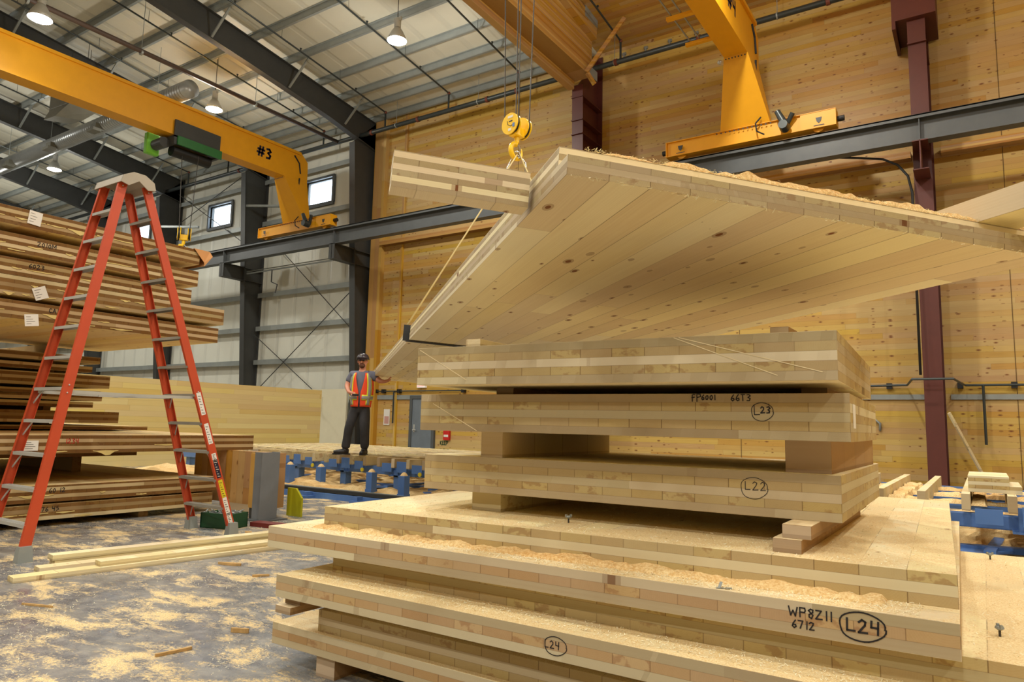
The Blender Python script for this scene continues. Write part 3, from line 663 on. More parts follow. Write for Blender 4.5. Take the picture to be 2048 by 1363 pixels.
hh = thing('unit_heater', 'hanging grey unit heater with angled outlet hood beside the duct', 'heater', (-25.9, 11.1, 11.75), math.radians(4))
ob('cabinet', MB().box(-.6, .6, -.5, .4, 0, 1.0), M['heater'], hh, bevel=.02)
ob('outlet_hood', MB().hexa([(-.35, -.8, -.55), (.35, -.8, -.55), (.35, .1, -.35), (-.35, .1, -.35)], [(-.6, -.5, 0), (.6, -.5, 0), (.6, .4, 0), (-.6, .4, 0)]), M['heater'], hh)
ob('back_panel', MB().box(-.88, -.6, -.4, .2, -.1, .6), M['heater'], hh)
ob('hanger', MB().cyl((-.5, 0, 1), (-.5, 0, 2.4), .01, n=4).cyl((.5, 0, 1), (.5, 0, 2.4), .01, n=4).cyl((.5, .1, 1), (.1, .3, 2.4), .01, n=4), M['wire'], hh)
ob('gas_pipe', MB().tube([(-.4, -.5, .75), (-.4, -12, .4)], .03, 6).tube([(-.4, -.5, .55), (-.4, -12, .15)], .03, 6), M['pipe'], hh)

# lamps
LN = ['far left over the stacked panels', 'just above the left crane girder', 'in front of the white roof insulation near the timber girder']
for i, (x, y) in enumerate(LAMPS):
    LZ = 11.5 if i == 7 else 11.2 if y < -10 else LAMP_Z
    lab = {0: 'distant high bay lamp above the stepladder, left of the crane hook', 1: 'glowing high bay lamp just above the left crane girder', 2: 'glowing high bay lamp near the timber girder, right of the dark rafter',
           7: 'large glaring high bay lamp in the top left corner'}.get(i, 'high bay lamp outside the picture, %s in the unseen rows' % (ORD[i] if i < 20 else 'twenty-'+ORD[i-20]))
    l = thing('high_bay_lamp', lab, 'lamp', (x, y, LZ), 0, 'high bay lamps')
    ob('reflector', MB().lathe([(.06, .42), (.09, .40), (.16, .3), (.25, .12), (.29, 0), (.285, 0), (.24, .12), (.15, .29), (.08, .38)], (0,0,0), 28), M['alu'], l, smooth=True)
    ob('ballast_box', MB().cyl((0, 0, .4), (0, 0, .68), .1, n=16).box(-.14, .14, -.03, .03, .6, .72), M['alu'], l)
    ob('lens', MB().lathe([(.0, -.07), (.12, -.06), (.22, -.03), (.282, 0.01)], (0,0,0), 28), M['lens'], l, smooth=True)
    ob('hanger', MB().cyl((0, 0, .7), (0, 0, roof(y)-LZ), .012, n=5), M['wire'], l)
    ld = bpy.data.lights.new('lamp_light', 'SPOT'); ld.spot_size = math.radians(166); ld.spot_blend = .6; ld.energy = LAMP_POWER; ld.color = (1, .975, .87); ld.shadow_soft_size = .22
    lo = bpy.data.objects.new('lamp_light', ld); C.objects.link(lo); lo.parent = l; lo.location = (0, 0, -.34)
    if y > 2:
        pd = bpy.data.lights.new('lens_glow', 'POINT'); pd.energy = 80 if i == 7 else 330; pd.color = (1, .98, .9); pd.shadow_soft_size = .2
        po = bpy.data.objects.new('lens_glow', pd); C.objects.link(po); po.parent = l; po.location = (0, 0, -.34)

# conduit along the back wall and drops
cdn = thing('wall_conduit', 'black air pipe clamped along the plank wall at head height with drops', 'pipe', (0, 0, 0))
ob('pipe', MB().tube([(-26, 19.9, 2.43), (-15.2, 19.9, 2.43)], .025, 8), M['pipe'], cdn)
ob('pipe', MB().tube([(-3.0, 19.85, 2.43), (-1.5, 19.85, 2.45), (-1.3, 18.5, 2.5), (-.5, 18.5, 2.5), (-.3, 19.85, 2.43), (3, 19.85, 2.43)], .028, 8), M['pipe'], cdn)
for x, z0, z1 in ((-18.7+.2, 2.43, 1.22), (-3.0, 2.43, .95), (.05, 2.43, 1.05)): ob('drop_pipe', MB().tube([(x, 19.84, z0), (x, 19.84, z1)], .03, 8), M['pipe'], cdn)
for x in (-19.5, -19.1, -18.3, -15.25, -2.4, -1.9, -.05+.7, .15-.55): ob('pipe_clamp', MB().box(x-.06, x+.06, 19.85, 20.0, 2.36, 2.5), M['black'], cdn)
ob('cable_tray', MB().box(-19.6, -15.0, 19.94, 19.99, 2.12, 2.28).box(-3.0, -1.15, 19.94, 19.99, 2.1, 2.22).box(-.6, 4, 19.94, 19.99, 2.1, 2.22), M['galv'], cdn)
tag(ob('shackle_on_wall', MB().tube([(-2.35, 19.96, 1.32), (-2.36, 19.93, 1.5), (-2.25, 19.93, 1.6), (-2.14, 19.93, 1.5), (-2.15, 19.96, 1.32)], .03, 8), M['galv'], smooth=True), 'grey U-shaped hook fixed on the plank wall left of the right red column', 'hook')
tag(ob('air_hose', MB().tube([(-2.95, 19.8, .98), (-2.6, 19.8, .98), (-2.4, 19.7, .8), (-2.3, 19.6, .3), (-2.25, 19.6, .02)], .015, 6), plain('red_hose', (140, 60, 50), .6)), 'thin red air hose dropping down the plank wall beside the lifted stack', 'hose')
tag(ob('leaning_batten', MB().bar((-.62, 18.75, 1.75), (.1, 19.3, .03), .06, .05), M['lumber']), 'pale batten leaning against the right red column', 'batten')

# white board wall piece and partition of clt
tag(ob('white_board_panel', MB().box(-23.2, -20.45, 19.3, 19.38, 0, 2.5), M['cream']), 'cream board panel standing low against the wall behind the man', 'panel')
sh = thing('wall_shelf', 'small triangular plywood shelf bracket on the cream board', 'shelf', (-22.2, 19.3, 1.8)); ob('shelf_board', MB().bar((-.5, -.05, .45), (.2, -.4, -.1), .3, .03), M['lumber'], sh); ob('shelf_back', MB().prism([(-.2, .45), (.4, .4), (.4, -.15), (.2, -.12)], 'Y', -.03, -.003), M['cream'], sh)
tag(ob('plank_partition', MB().box(-18.1, -18.0, 5.5, 15.9, 0, 2.24), M['partition']), 'long low partition of pale planks between the left stack and the man', 'partition')

# ================================================================== CLT PANELS
def panel(name, label, L, D, T, loc, yaw, mat, group=None, bevel=.0015, cat='panel'):
    o = ob(name, MB().box(-L, 0, 0, D, 0, T), M[mat], None, loc, (0, 0, math.radians(yaw)), bevel=bevel)
    return tag(o, label, cat, group)
GF = 'panels in the front stack'
GU = 'thick panels stacked on top'
p21 = panel('timber_panel', 'topmost thick five-layer panel of the front stack, no writing', 1.835, 1.55, .175, (-.409, 2.656, 1.43), 3.0, 'clt5', GU)
p23 = panel('timber_panel', 'thick five-layer panel with circled L23 handwriting, middle of the upper stack', 1.935, 1.4, .175, (-.395, 2.80, 1.217), 3.1, 'clt5', GU)
p22 = panel('timber_panel', 'thick five-layer panel with circled L22 handwriting, lowest of the upper stack', 2.0, 1.4, .175, (-.452, 2.93, .915), 1.2, 'clt5', GU)
pB1 = panel('timber_panel', 'wide sawdust-covered panel carrying the thick panels, set back on the L24 panel', 2.76, 2.93, .105, (-.088, 2.69, .71), 2.4, 'clt3', GF)
p24 = panel('timber_panel', 'wide panel edge marked WP8Z11 and circled L24, right under the sawdust-covered one', 3.0, 2.9, .105, (-.081, 2.49, .605), 1.4, 'clt3b', GF)
p3 = panel('timber_panel', 'broad panel set back in shadow below the L24 panel, reaching out of the right side', 4.55, 2.25, .105, (1.8, 2.56, .5), 0, 'clt3', GF)
p4 = panel('timber_panel', 'protruding panel with a small circled L24, above the thin lumber spacers', 4.6, 2.5, .105, (1.68, 2.38, .395), .3, 'clt3b', GF)
p5 = panel('timber_panel', 'set-back panel in shadow just below the left lumber spacers', 4.5, 2.2, .105, (1.7, 2.53, .215), 0, 'clt3', GF)
p6 = panel('timber_panel', 'lowest protruding panel of the front stack, resting on the square block', 4.75, 2.5, .105, (1.64, 2.47, .11), -.4, 'clt3b', GF)
# writing
def write(parent, L, items, name='marker_writing'):
    mb = MB()
    for it in items:
        if it[0] == 't': strokes(mb, it[1], (it[2], 0, it[3]), (1,0,0), (0,0,1), it[4], it[5], nrm=(0,-1,0))
        else: ring(mb, (it[1], 0, it[2]), (1,0,0), (0,0,1), it[3], it[4], it[5], (0,-1,0))
    return ob(name, mb, M['ink'], parent)
write(p24, 3, [('t', 'WP8Z11', -.47, .058, .028, .0042), ('t', '6712', -.46, .022, .024, .004), ('t', 'L24', -.30, .038, .038, .006), ('r', -.258, .055, .064, .043, .0045)])
write(p4, 3, [('t', 'L24', -3.075, .042, .026, .0035), ('r', -3.03, .052, .046, .033, .003)])
write(p23, 2, [('t', 'Fp', -.575, .145, .028, .004), ('t', '6001', -.535, .15, .02, .004), ('t', '66T3', -.42, .147, .024, .004), ('t', 'L', -.335, .092, .035, .003), ('t', '23', -.31, .1, .024, .0045), ('r', -.305, .105, .04, .035, .0025)])
write(p22, 2, [('t', 'L22', -.355, .1, .034, .0028), ('r', -.32, .108, .052, .042, .0022)])
mb = MB(); mb.box(.0005, .0012, .1, .2, .05, .14); ob('paper_label', mb, M['white'], p23)
# saw kerf marks (pale diagonal cut lines) on the end faces
for pp, segs in ((p21, (((-1.82, .165), (-1.55, .02)), ((-.58, .172), (-.2, .02)), ((-.56, .172), (-.05, .03)))), (p23, (((-1.86, .13), (-1.6, .004)),))):
    mb = MB()
    for a, b_ in segs: ribbon(mb, [Vector((a[0], -.0006, a[1])), Vector((b_[0], -.0006, b_[1]))], Vector((0, -1, 0)), .003)
    ob('pale_scratch', mb, M['white'] if False else plain('pale_scratch', (232, 214, 170), .7), pp)
# spacer blocks in the upper stack
def block(name, label, x0, x1, y0, y1, z0, z1, mat='lumber', rz=0, group='spacer blocks between the thick panels'):
    o = ob(name, MB().box(0, x1-x0, 0, y1-y0, 0, z1-z0), M[mat], None, (x0, y0, z0), (0, 0, math.radians(rz)), bevel=.002)
    return tag(o, label, 'block', group)
block('spacer_block', 'short layered spacer block under the left end of the L22 panel', -2.22, -2.04, 3.0, 4.2, .8152, .9148, 'lumber')
block('spacer_block', 'lower of two flat boards sticking out under the right end of the L22 panel', -.66, -.56, 2.74, 4.2, .8152, .865, 'lumberend')
block('spacer_block', 'upper of two flat boards sticking out under the right end of the L22 panel', -.63, -.53, 2.76, 4.2, .8652, .9148, 'lumberend')
block('spacer_block', 'spacer block between L22 and L23 at their left end', -2.1, -1.97, 2.9, 4.1, 1.0902, 1.2168, 'lumber')
block('spacer_block', 'wide layered spacer block between L22 and L23 at their right end', -.66, -.49, 2.97, 4.2, 1.0902, 1.2168, 'lumberend')
block('spacer_block', 'thin dark spacer under the left end of the topmost panel', -1.98, -1.88, 2.85, 4.1, 1.3922, 1.4298, 'lumberend')
block('spacer_block', 'thin spacer under the right end of the topmost panel', -.62, -.52, 3.1, 4.1, 1.3922, 1.4298, 'lumberend')
block('spacer_block', 'lumber offcut lying on the left of the topmost panel', -2.0, -1.92, 2.62, 4.0, 1.6052, 1.643, 'lumber', 2)
block('spacer_block', 'square lumber piece with a dark end lying on the right of the topmost panel', -.68, -.61, 2.85, 4.1, 1.6052, 1.655, 'lumberend')
# lumber between lower panels
block('spacer_board', 'upper of two lumber spacers at the lower left of the front stack', -2.90, -2.79, 2.40, 4.2, .3585, .3945, 'lumberend', 0, 'lumber spacers low in the front stack')
block('spacer_board', 'lower of two lumber spacers at the lower left of the front stack', -2.92, -2.81, 2.36, 4.2, .3205, .3565, 'lumberend', 0, 'lumber spacers low in the front stack')
block('bearer_block', 'square bearer block on the floor under the lowest panel of the front stack', -2.81, -2.68, 2.54, 4.6, 0, .1095, 'lumberend', 0, None)
block('bearer_block', 'bearer block on the floor under the right part of the lowest panel', .9, 1.03, 2.6, 4.6, 0, .1095, 'lumberend', 0, None)
# lifting screws
def screw(x, y, z, lab):
    s_ = thing('lifting_screw', lab, 'screw', (x, y, z), random.uniform(0, 3), 'lifting screws in the panel tops')
    ob('shank', MB().cyl((0, 0, 0), (0, 0, .022), .004, n=8), M['wire'], s_)
    ob('head', MB().lathe([(.0, .03), (.012, .032), (.014, .026), (.006, .02)], n=12).box(-.016, -.008, -.004, .004, .026, .038).box(.008, .016, -.004, .004, .026, .038), M['galv'], s_)
screw(-1.593, 2.894, .815, 'wing-headed screw standing in the sawdust in front of the L22 panel')
screw(.0, 4.60, .605, 'far wing-headed screw on the broad panel at the right edge')
screw(.015, 2.88, .605, 'near wing-headed screw on the broad panel at the right edge')
tag(ob('metal_clip', MB().bar((0, 0, .002), (.05, .015, .005), .012, .0015).bar((.01, 0, .002), (.012, .02, .02), .01, .0015), M['galv'], None, (-.79, 2.49, .71)), 'small grey metal strip lying on the edge of the L24 panel', 'clip')

# ------------------------------------------------------------------ hanging bundle
HP = Vector((-1.107, 1.967, 2.076)); hd_ = Vector((-.73942, .67324, 0)); hc = Vector((.67213, .7382, -.05756)).normalized(); hn = Vector((.03875, .04256, .99834))
# local frame: x along the panel length (d), y = -c so that x,y,z is right handed
hy = hn.cross(hd_).normalized()
HM = Matrix(((hd_.x, hy.x, hn.x, HP.x), (hd_.y, hy.y, hn.y, HP.y), (hd_.z, hy.z, hn.z, HP.z), (0, 0, 0, 1)))
def hang(name, mb, mat, label=None, cat=None, parent=None, **k):
    o = ob(name, mb, M[mat], parent, **k)
    if parent is None: o.matrix_world = HM
    if label: tag(o, label, cat)
    return o
hl = hang('timber_panel', MB().box(0, 11.71, -2.065, 0, 0, .07), 'clthang', 'lower of the two long panels hanging from the crane, its plank underside in view', 'panel', bevel=.001)
hu = hang('timber_panel', MB().box(.116, 11.6, -2.06, -.003, .0705, .143), 'clthang', 'upper of the two long panels hanging from the crane, topped with sawdust', 'panel', bevel=.001)
tm = hang('lifted_timber', MB().box(.40, .50, .021, .545, .002, .143), 'clthang', 'layered timber sticking out left of the hanging panels', 'timber', bevel=.001)
hang('lifted_timber', MB().box(-1.5, 1.2, -2.0, -1.80, .1435, .25), 'lumber', 'pale timber lying on the hanging panels and leaving the picture at the right', 'timber', bevel=.001)
# slings
sl = MB()
a0 = 4.95
for off in (0,):
    for seg in (((a0, .028, -.012), (a0, .028, .150)), ((a0, -2.075, -.012), (a0, -2.075, .150)), ((a0, .03, -.012), (a0, -2.08, -.012))):
        p0, p1 = Vector(seg[0]), Vector(seg[1]); sl.bar(p0, p1, .07, .008, (1,0,0) if p0.y == p1.y else (0,0,1))
stp = hang('sling_strap', MB(), 'strap')
bpy.data.objects.remove(stp)
o = ob('lifting_sling', sl, M['strap']); o.matrix_world = HM; tag(o, 'dark strap wrapped around the middle of the hanging panels', 'sling')
topL = HM @ Vector((a0, .03, .15)); topR = HM @ Vector((a0, -2.07, .15)); HK = Vector((-4.80, 7.24, 4.68))
tag(ob('sling_rope', MB().tube([topL, HK], .009, 8), M['rope'], smooth=True), 'pale rope sling running from the left strap up to the hook', 'rope')
tag(ob('sling_rope', MB().tube([topR, HK+Vector((.03, .02, 0))], .009, 8), M['rope'], smooth=True), 'rope sling running from the hidden right strap up to the hook', 'rope')
ap = HM @ Vector((2.2, -1.0, .15))
shk = thing('lifting_shackle', 'bright metal bridle legs hooked below the near yellow hook block', 'shackle', (-4.82, 7.25, 4.68))
rr = Vector((.833, .554, 0))
ob('ring', MB().tube([rr*.05*math.cos(a)+Vector((0, 0, .05*math.sin(a))) for a in [2*PI*k/14 for k in range(15)]], .011, 8), M['chrome'], shk, smooth=True)
ob('bridle_leg', MB().tube([rr*-.02, rr*-.11+Vector((0, 0, -.17)), rr*-.16+Vector((0, 0, -.5))], .014, 8), M['chrome'], shk, smooth=True)
ob('bridle_leg', MB().tube([rr*.03, rr*.12+Vector((0, 0, -.1)), rr*.13+Vector((0, 0, -.5))], .014, 8), M['chrome'], shk, smooth=True)

# ------------------------------------------------------------------ left stack
GL_ = 'big panels in the tall left stack'
def lpanel(label, y1, z0, T, mat='cltold', x=-8.8, L=3.2, y0=.3, group=GL_, dz=0):
    o = ob('timber_panel', MB().box(-L, 0, 0, y1-y0, 0, T), M[mat], None, (x, y0, z0), (dz, 0, 0), bevel=.002)
    return tag(o, label, 'panel', group)
LP = []
LP.append((lpanel('topmost panel of the left stack with brown paper on its end', 5.50, 3.32, .20), .20, 5.2))
LP.append((lpanel('second panel from the top of the left stack', 5.50, 3.02, .205), .205, 5.2))
LP.append((lpanel('third panel from the top of the left stack, lying directly on the next', 5.42, 2.765, .19), .19, 5.1))
LP.append((lpanel('fourth panel from the top of the left stack, glue-streaked, with a paper label', 5.93, 2.545, .215, 'cltoldb'), .215, 5.6))
LP.append((lpanel('fifth panel from the top of the left stack, its broad underside in view', 5.86, 2.29, .20), .20, 5.5))
LP.append((lpanel('wide panel at waist height in the left stack, pale top in view', 6.55, .815, .205, x=-8.8, L=7.0), .205, 6.0))
LP.append((lpanel('second panel from the floor in the left stack', 6.0, .275, .185, L=5.5), .185, 5.8))
LP.append((lpanel('lowest panel of the left stack, just above the floor', 5.95, .08, .17, 'cltoldb', L=5.5), .17, 5.7))
tag(ob('timber_panel', MB().box(-3.0, 0, 0, 5.0, 0, .08), M['cltold'], None, (-9.6, .3, .73)), 'short thin panel hidden in shade under the waist-height panel of the left stack', 'panel', GL_)
# hidden spacers for the left stack
k = 0
for (z0, z1, w) in ((3.2255, 3.3195, 'topmost and second'), (2.9555, 3.0195, 'second and third'), (2.4905, 2.5445, 'fourth and fifth'), ):
    for y, e in ((1.2, 'near'), (4.6, 'far')):
        tag(ob('stack_bearer', MB().box(-2.9, -.35, 0, .1, 0, z1-z0), M['lumberend'], None, (-8.8, y, z0)), 'shaded %s bearer between the %s panels of the left stack' % (e, w), 'bearer')
for (z0, z1, w, xx, LL) in ((.4605, .7295, 'under the thin shaded panel', -10.7, 1.8), (0, .0795, 'on the floor under the lowest panel', -8.9, 5.2), (.2505, .2745, 'between the two lowest panels', -8.9, 5.0)):
    for y, e in ((1.0, 'near'), (5.0, 'far')):
        tag(ob('stack_bearer', MB().box(-LL, 0, 0, .12, 0, z1-z0), M['lumberend'], None, (xx, y, z0)), '%s bearer %s of the left stack' % (e, w), 'bearer')
# middle group, set back
MIDX = -11.2
mids = [(2.03, .10, 5.50, 'top'), (1.90, .085, 5.42, 'second'), (1.67, .19, 5.72, 'third'), (1.55, .07, 5.55, 'fourth'), (1.47, .075, 5.60, 'fifth'), (1.37, .08, 5.5, 'sixth'), (1.14, .17, 5.85, 'seventh'), (1.04, .06, 6.35, 'lowest')]
zprev = None
for i, (z0, T, y1, nm) in enumerate(mids):
    o = ob('timber_panel', MB().box(-3.4, 0, 0, y1-.5, 0, T), M['cltold' if i % 2 else 'cltoldb'], None, (MIDX-.05*(i % 3), .5, z0), bevel=.002)
    tag(o, '%s panel of the set-back middle pile behind the stepladder' % nm, 'panel', 'thin panels in the set-back middle pile')
    top = mids[i-1][0] if i else 2.289
    g_ = top-(z0+T)
    if g_ > .004:
        for y, e in ((1.5, 'near'), (4.9, 'far')):
            tag(ob('stack_bearer', MB().box(-3.0, -.3, 0, .1, 0, g_-.001), M['lumberend'], None, (MIDX, y, z0+T+.0005)), '%s bearer on the %s panel of the middle pile' % (e, nm), 'bearer')
for y, e in ((1.5, 'near'), (5.2, 'far')):
    tag(ob('stack_bearer', MB().box(-3.0, -.2, 0, .1, 0, .019), M['lumberend'], None, (MIDX, y, 1.0205)), '%s flat bearer under the middle pile' % e, 'bearer')
# paper labels and glue squeeze-out on the +X faces
rg_ = random.Random(5)
for i, (o, T, yl) in enumerate(LP):
    gl = MB(); y = .1; D = yl
    jz = T*.42 if i != 3 else T*.6
    while y < D*.8:
        wd = rg_.uniform(.05, .30)
        if rg_.random() < .7:
            z = rg_.choice([jz, jz, .02]); dr_ = rg_.uniform(.004, .02) if rg_.random() < .88 else rg_.uniform(.03, .08)
            n = 7
            top = [(y+wd*k/(n-1), z+rg_.uniform(.002, .008)) for k in range(n)]
            bot = [(y+wd*k/(n-1), z-dr_*math.sin(PI*k/(n-1))**3*rg_.uniform(.4, 1)-.003) for k in range(n)]
            poly = bot+top[::-1]; gl.prism(poly, 'X', .0002, .006)
        y += wd+rg_.uniform(.0, .1)
    g2 = ob('glue_drips', gl, M['glue'], o); g2['kind'] = 'stuff'
    wr = MB()
    if i in (1, 2, 4, 6, 7, 5):
        strokes(wr, ['L', '2010M', '6023', 'L', 'CA11', '1234', '60 12', '76 45'][i], (0, D*.62, T*.55), (0,1,0), (0,0,1), .05, .008, nrm=(1,0,0))
        ob('marker_writing', wr, M['ink'] if i != 5 else M['redlabel'], o)
def paper(par, y, z, w, h, tilt, nm='paper_label', lines=True):
    u = Vector((0, math.cos(tilt), math.sin(tilt))); v = Vector((0, -math.sin(tilt), math.cos(tilt))); c = Vector((.009, y, z))
    q = [c-u*w/2-v*h/2, c+u*w/2-v*h/2, c+u*w/2+v*h/2, c-u*w/2+v*h/2]
    o = ob(nm, MB().hexa(q, [p+Vector((.001, 0, 0)) for p in q]), M['white'], par)
    if lines:
        mb = MB()
        for k in range(4): a = c-u*w*.38+v*h*(.3-.2*k)+Vector((.0015, 0, 0)); b_ = a+u*w*random.uniform(.3, .7); mb.bar(a, b_, .0008, .004, v)
        ob('print_lines', mb, M['ink'], o)
paper(LP[0][0], 3.47-.3, .12, .135, .155, -.1)
paper(LP[3][0], 3.60-.3, .06, .14, .14, .4)
paper(LP[4][0], 3.54-.3, .0, .14, .13, .15)
paper(LP[5][0], 3.66-.3, .09, .15, .11, 0)
# kraft paper on the end of the topmost panel
kp = MB()
kp.add([(.02, 5.10, .206), (.02, 5.33, .206), (-3.0, 5.33, .206), (-3.0, 5.10, .206), (.03, 5.26, -.01), (-3.0, 5.26, -.01), (.05, 5.36, .14), (.03, 5.25, .04)], [(0, 1, 2, 3), (1, 6, 4, 5, 2), (0, 7, 4, 6, 1)])
o = ob('kraft_wrap', kp, M['kraft'], LP[0][0]); sd = o.modifiers.new('s', 'SOLIDIFY'); sd.thickness = .003

# wood panel, light edge and steel post at the end of the left stack
tag(ob('timber_panel', MB().box(-1.85, 0, 0, .12, .0, .705), plank_mat('upright_panel', 'Z', 'X', (206, 164, 100), (178, 134, 74), .14, 3), None, (-7.72, 6.15, .11)), 'brown panel standing upright at the right end of the left stack', 'panel')
tag(ob('bearer_block', MB().box(-1.2, -.2, 0, .12, 0, .1095), M['lumberend'], None, (-7.72, 6.15, 0)), 'dark block on the floor under the upright brown panel', 'block')
tag(ob('timber_panel', MB().box(-.12, 0, 0, .3, 0, .68), M['post'], None, (-7.70, 5.80, .14)), 'orange timber board standing between the brown panel and the steel post', 'board')
tag(ob('bearer_block', MB().box(-.12, 0, 0, .25, 0, .1395), M['darksteel'], None, (-7.70, 5.82, 0)), 'dark foot block under the orange timber board', 'block')
sp_ = thing('steel_post', 'grey steel stop post on a base plate at the end of the left stack', 'post', (-7.6, 5.85, 0))
ob('upright', MB().box(-.06, .08, -.11, -.09, .015, .84).box(.06, .08, -.09, .16, .015, .84).box(-.06, .06, .14, .16, .015, .84), plain('post_grey_paint', (118, 122, 126), .5), sp_)
ob('base_plate', MB().box(-.16, .2, -.16, .24, 0, .015), M['steel'], sp_)
tag(ob('yellow_plate', MB().prism([(0, 0), (.28, 0), (.28, .24), (.16, .36), (0, .36)], 'Y', 0, .03), M['ygreen'], None, (-7.75, 6.35, 0)), 'yellow-green steel plate standing behind the grey post', 'plate')
tag(ob('red_beam', MB().box(0, 1.0, 0, .16, 0, .05), plain('dark_red_timber', (110, 36, 30), .6), None, (-7.25, 5.42, 0), (0, 0, .15)), 'dark red plank on the floor beside the grey post', 'plank')
gb = thing('toolbox', 'dark green crate on the floor behind the ladder foot', 'box', (-7.58, 4.99, 0), math.radians(15))
ob('crate', MB().box(0, .42, 0, .02, 0, .17).box(0, .42, .28, .3, 0, .17).box(0, .02, 0, .3, 0, .17).box(.4, .42, 0, .3, 0, .17).box(0, .42, 0, .3, 0, .01), M['dgreen'], gb)
cc = MB(); rr_ = random.Random(2)
for k in range(16):
    p = Vector((rr_.uniform(.04, .36), rr_.uniform(.05, .25), .13)); pts = [p+Vector((rr_.uniform(-.05, .05), rr_.uniform(-.05, .05), rr_.uniform(0, .07))) for _ in range(5)]
    cc.tube(pts, .008, 6)
tag(ob('chain_pile', cc, M['galv'], None, (-7.58, 4.99, 0), (0, 0, math.radians(15))), 'tangle of chain and straps heaped in the green crate', 'chain')

# ================================================================== STEPLADDER
ld_ = thing('stepladder', 'tall orange fiberglass double stepladder with aluminium steps on the left', 'ladder', (-6.85, 3.7, 0))
XB = (0.0, -.76); XT = (-.30, -.68); ZT = 3.62
def rail_pt(x, side, t):  # t 0 floor .. 1 top ; side -1 near(left) +1 right
    yb = (2.87-3.7) if side < 0 else (4.92-3.7); yt = -.12 if side < 0 else .12
    xb, xt = XB[x], XT[x]
    return Vector((xb+(xt-xb)*t, yb+(yt-yb)*t, ZT*t))
for side in (-1, 1):
    for k in (0, 1):
        a, b_ = rail_pt(k, side, .02), rail_pt(k, side, 1)
        d_ = (b_-a).normalized(); xax = Vector((1, 0, 0)); w_ = d_.cross(xax).normalized()
        s_ = 1 if k == 0 else -1
        r = MB(); c_ = Vector((0, 0, 0))
        r.bar(a, b_, .006, .085, w_)                    # web (thin in X)
        for e in (-1, 1):
            o_ = w_*e*.04-Vector((s_*.014, 0, 0)); r.bar(a+o_, b_+o_, .030, .006, w_)
        ro = ob('rail', r, M['orange'], ld_)
        ob('rubber_foot', MB().hexa([a+Vector((-.045, -.06, -a.z)), a+Vector((.045, -.06, -a.z)), a+Vector((.045, .06, -a.z)), a+Vector((-.045, .06, -a.z))], [a+Vector((-.03, -.05, .06)), a+Vector((.03, -.05, .06)), a+Vector((.03, .05, .06)), a+Vector((-.03, .05, .06))]), M['galv'], ro)
    for i in range(11):
        t = (i+1)*.305/ZT*.985
        a, b_ = rail_pt(0, side, t), rail_pt(1, side, t)
        st = MB().bar(a, b_, .085, .004).bar(a+Vector((0, .042, -.013)), b_+Vector((0, .042, -.013)), .004, .028).bar(a+Vector((0, -.042, -.013)), b_+Vector((0, -.042, -.013)), .004, .028)
        for q in (-.02, 0, .02): st.bar(a+Vector((0, q, .003)), b_+Vector((0, q, .003)), .008, .004)
        ob('step', st, M['alu'] if side < 0 else plain('worn_aluminium', (150, 146, 136), .5, .2) if i == 0 else bpy.data.materials['worn_aluminium'] if side > 0 else M['alu'], ld_)
    for i in range(5):
        t = (i+1)*.305/ZT*.985
        for k, s_ in ((0, -1), (1, 1)):
            a = rail_pt(k, side, t); lo = rail_pt(k, side, t-.04)
            ob('step_brace', MB().bar(a+Vector((s_*.11, 0, -.02)), lo+Vector((s_*.01, 0, 0)), .015, .006, (0,1,0)), M['alu'], ld_)
tc_ = MB()
zc = ZT
cp = [(-.18, -.03), (-.16, .045), (-.06, .10), (.06, .10), (.16, .045), (.18, -.03)]; ci = [(-.17, -.03), (-.145, .035), (-.055, .088), (.055, .088), (.145, .035), (.17, -.03)]
for k in range(5):
    q = [cp[k], cp[k+1], ci[k+1], ci[k]]; tc_.prism([(a, b_+zc) for a, b_ in q][::-1], 'X', -.76, -.235)
for x0 in (-.765, -.245):
    for q in (((-.18, -.03), (-.1, -.05), (-.06, .10), (-.16, .045)), ((-.1, -.05), (0, .02), (0, .10), (-.06, .10)), ((0, .02), (.1, -.05), (.06, .10), (0, .10)), ((.1, -.05), (.18, -.03), (.16, .045), (.06, .10))):
        tc_.prism([(a, b_+zc) for a, b_ in q], 'X', x0, x0+.012)
ob('top_cap', tc_, plain('scuffed_cap', (168, 160, 146), .5, .0), ld_)
for k in (0, 1):
    t = 5*.305/ZT*.985-.01
    a, b_ = rail_pt(k, -1, t), rail_pt(k, 1, t)
    mid = (a+b_)/2+Vector((0, 0, -.01)); s_ = -.03 if k == 0 else .03
    ob('spreader_bar', MB().bar(a+Vector((s_, 0, 0)), mid+Vector((s_, .1, 0)), .006, .03).bar(mid+Vector((s_*1.4, -.1, 0)), b_+Vector((s_*1.4, 0, 0)), .006, .03), M['alu'], ld_)
rv = MB()
for side in (-1, 1):
    for t in (5*.305/ZT-.02, 5*.305/ZT+.0, .985):
        p = rail_pt(0, side, t); rv.ball(p+Vector((.006, 0, 0)), .008, n=8, m=5)
ob('rivets', rv, M['alu'], ld_)
# stickers on the right near rail
for i, (t, h, nm) in enumerate(((.355, .24, 'white'), (.27, .22, 'white'), (.215, .1, 'white'), (.17, .2, 'bluei'), (.112, .19, 'yellabel'), (.06, .19, 'white'), (.012+.016, .14, 'white'))):
    a = rail_pt(0, 1, t); b_ = rail_pt(0, 1, t+h/3.7); o_ = Vector((.0038, 0, 0))
    s1 = ob('sticker', MB().bar(a+o_, b_+o_, .0015, .05, (b_-a).normalized().cross(Vector((1, 0, 0)))), M[nm], ld_)
    if nm != 'yellabel' or True:
        mb = MB()
        for q in range(7):
            c0 = a+(b_-a)*((q+.7)/8)+Vector((.0048, 0, 0)); mb.bar(c0-Vector((0, .016, 0)), c0+Vector((0, .016-.01*(q % 3), 0)), .0006, .006)
        ob('print_lines', mb, M['ink'] if nm != 'bluei' else M['white'], s1)

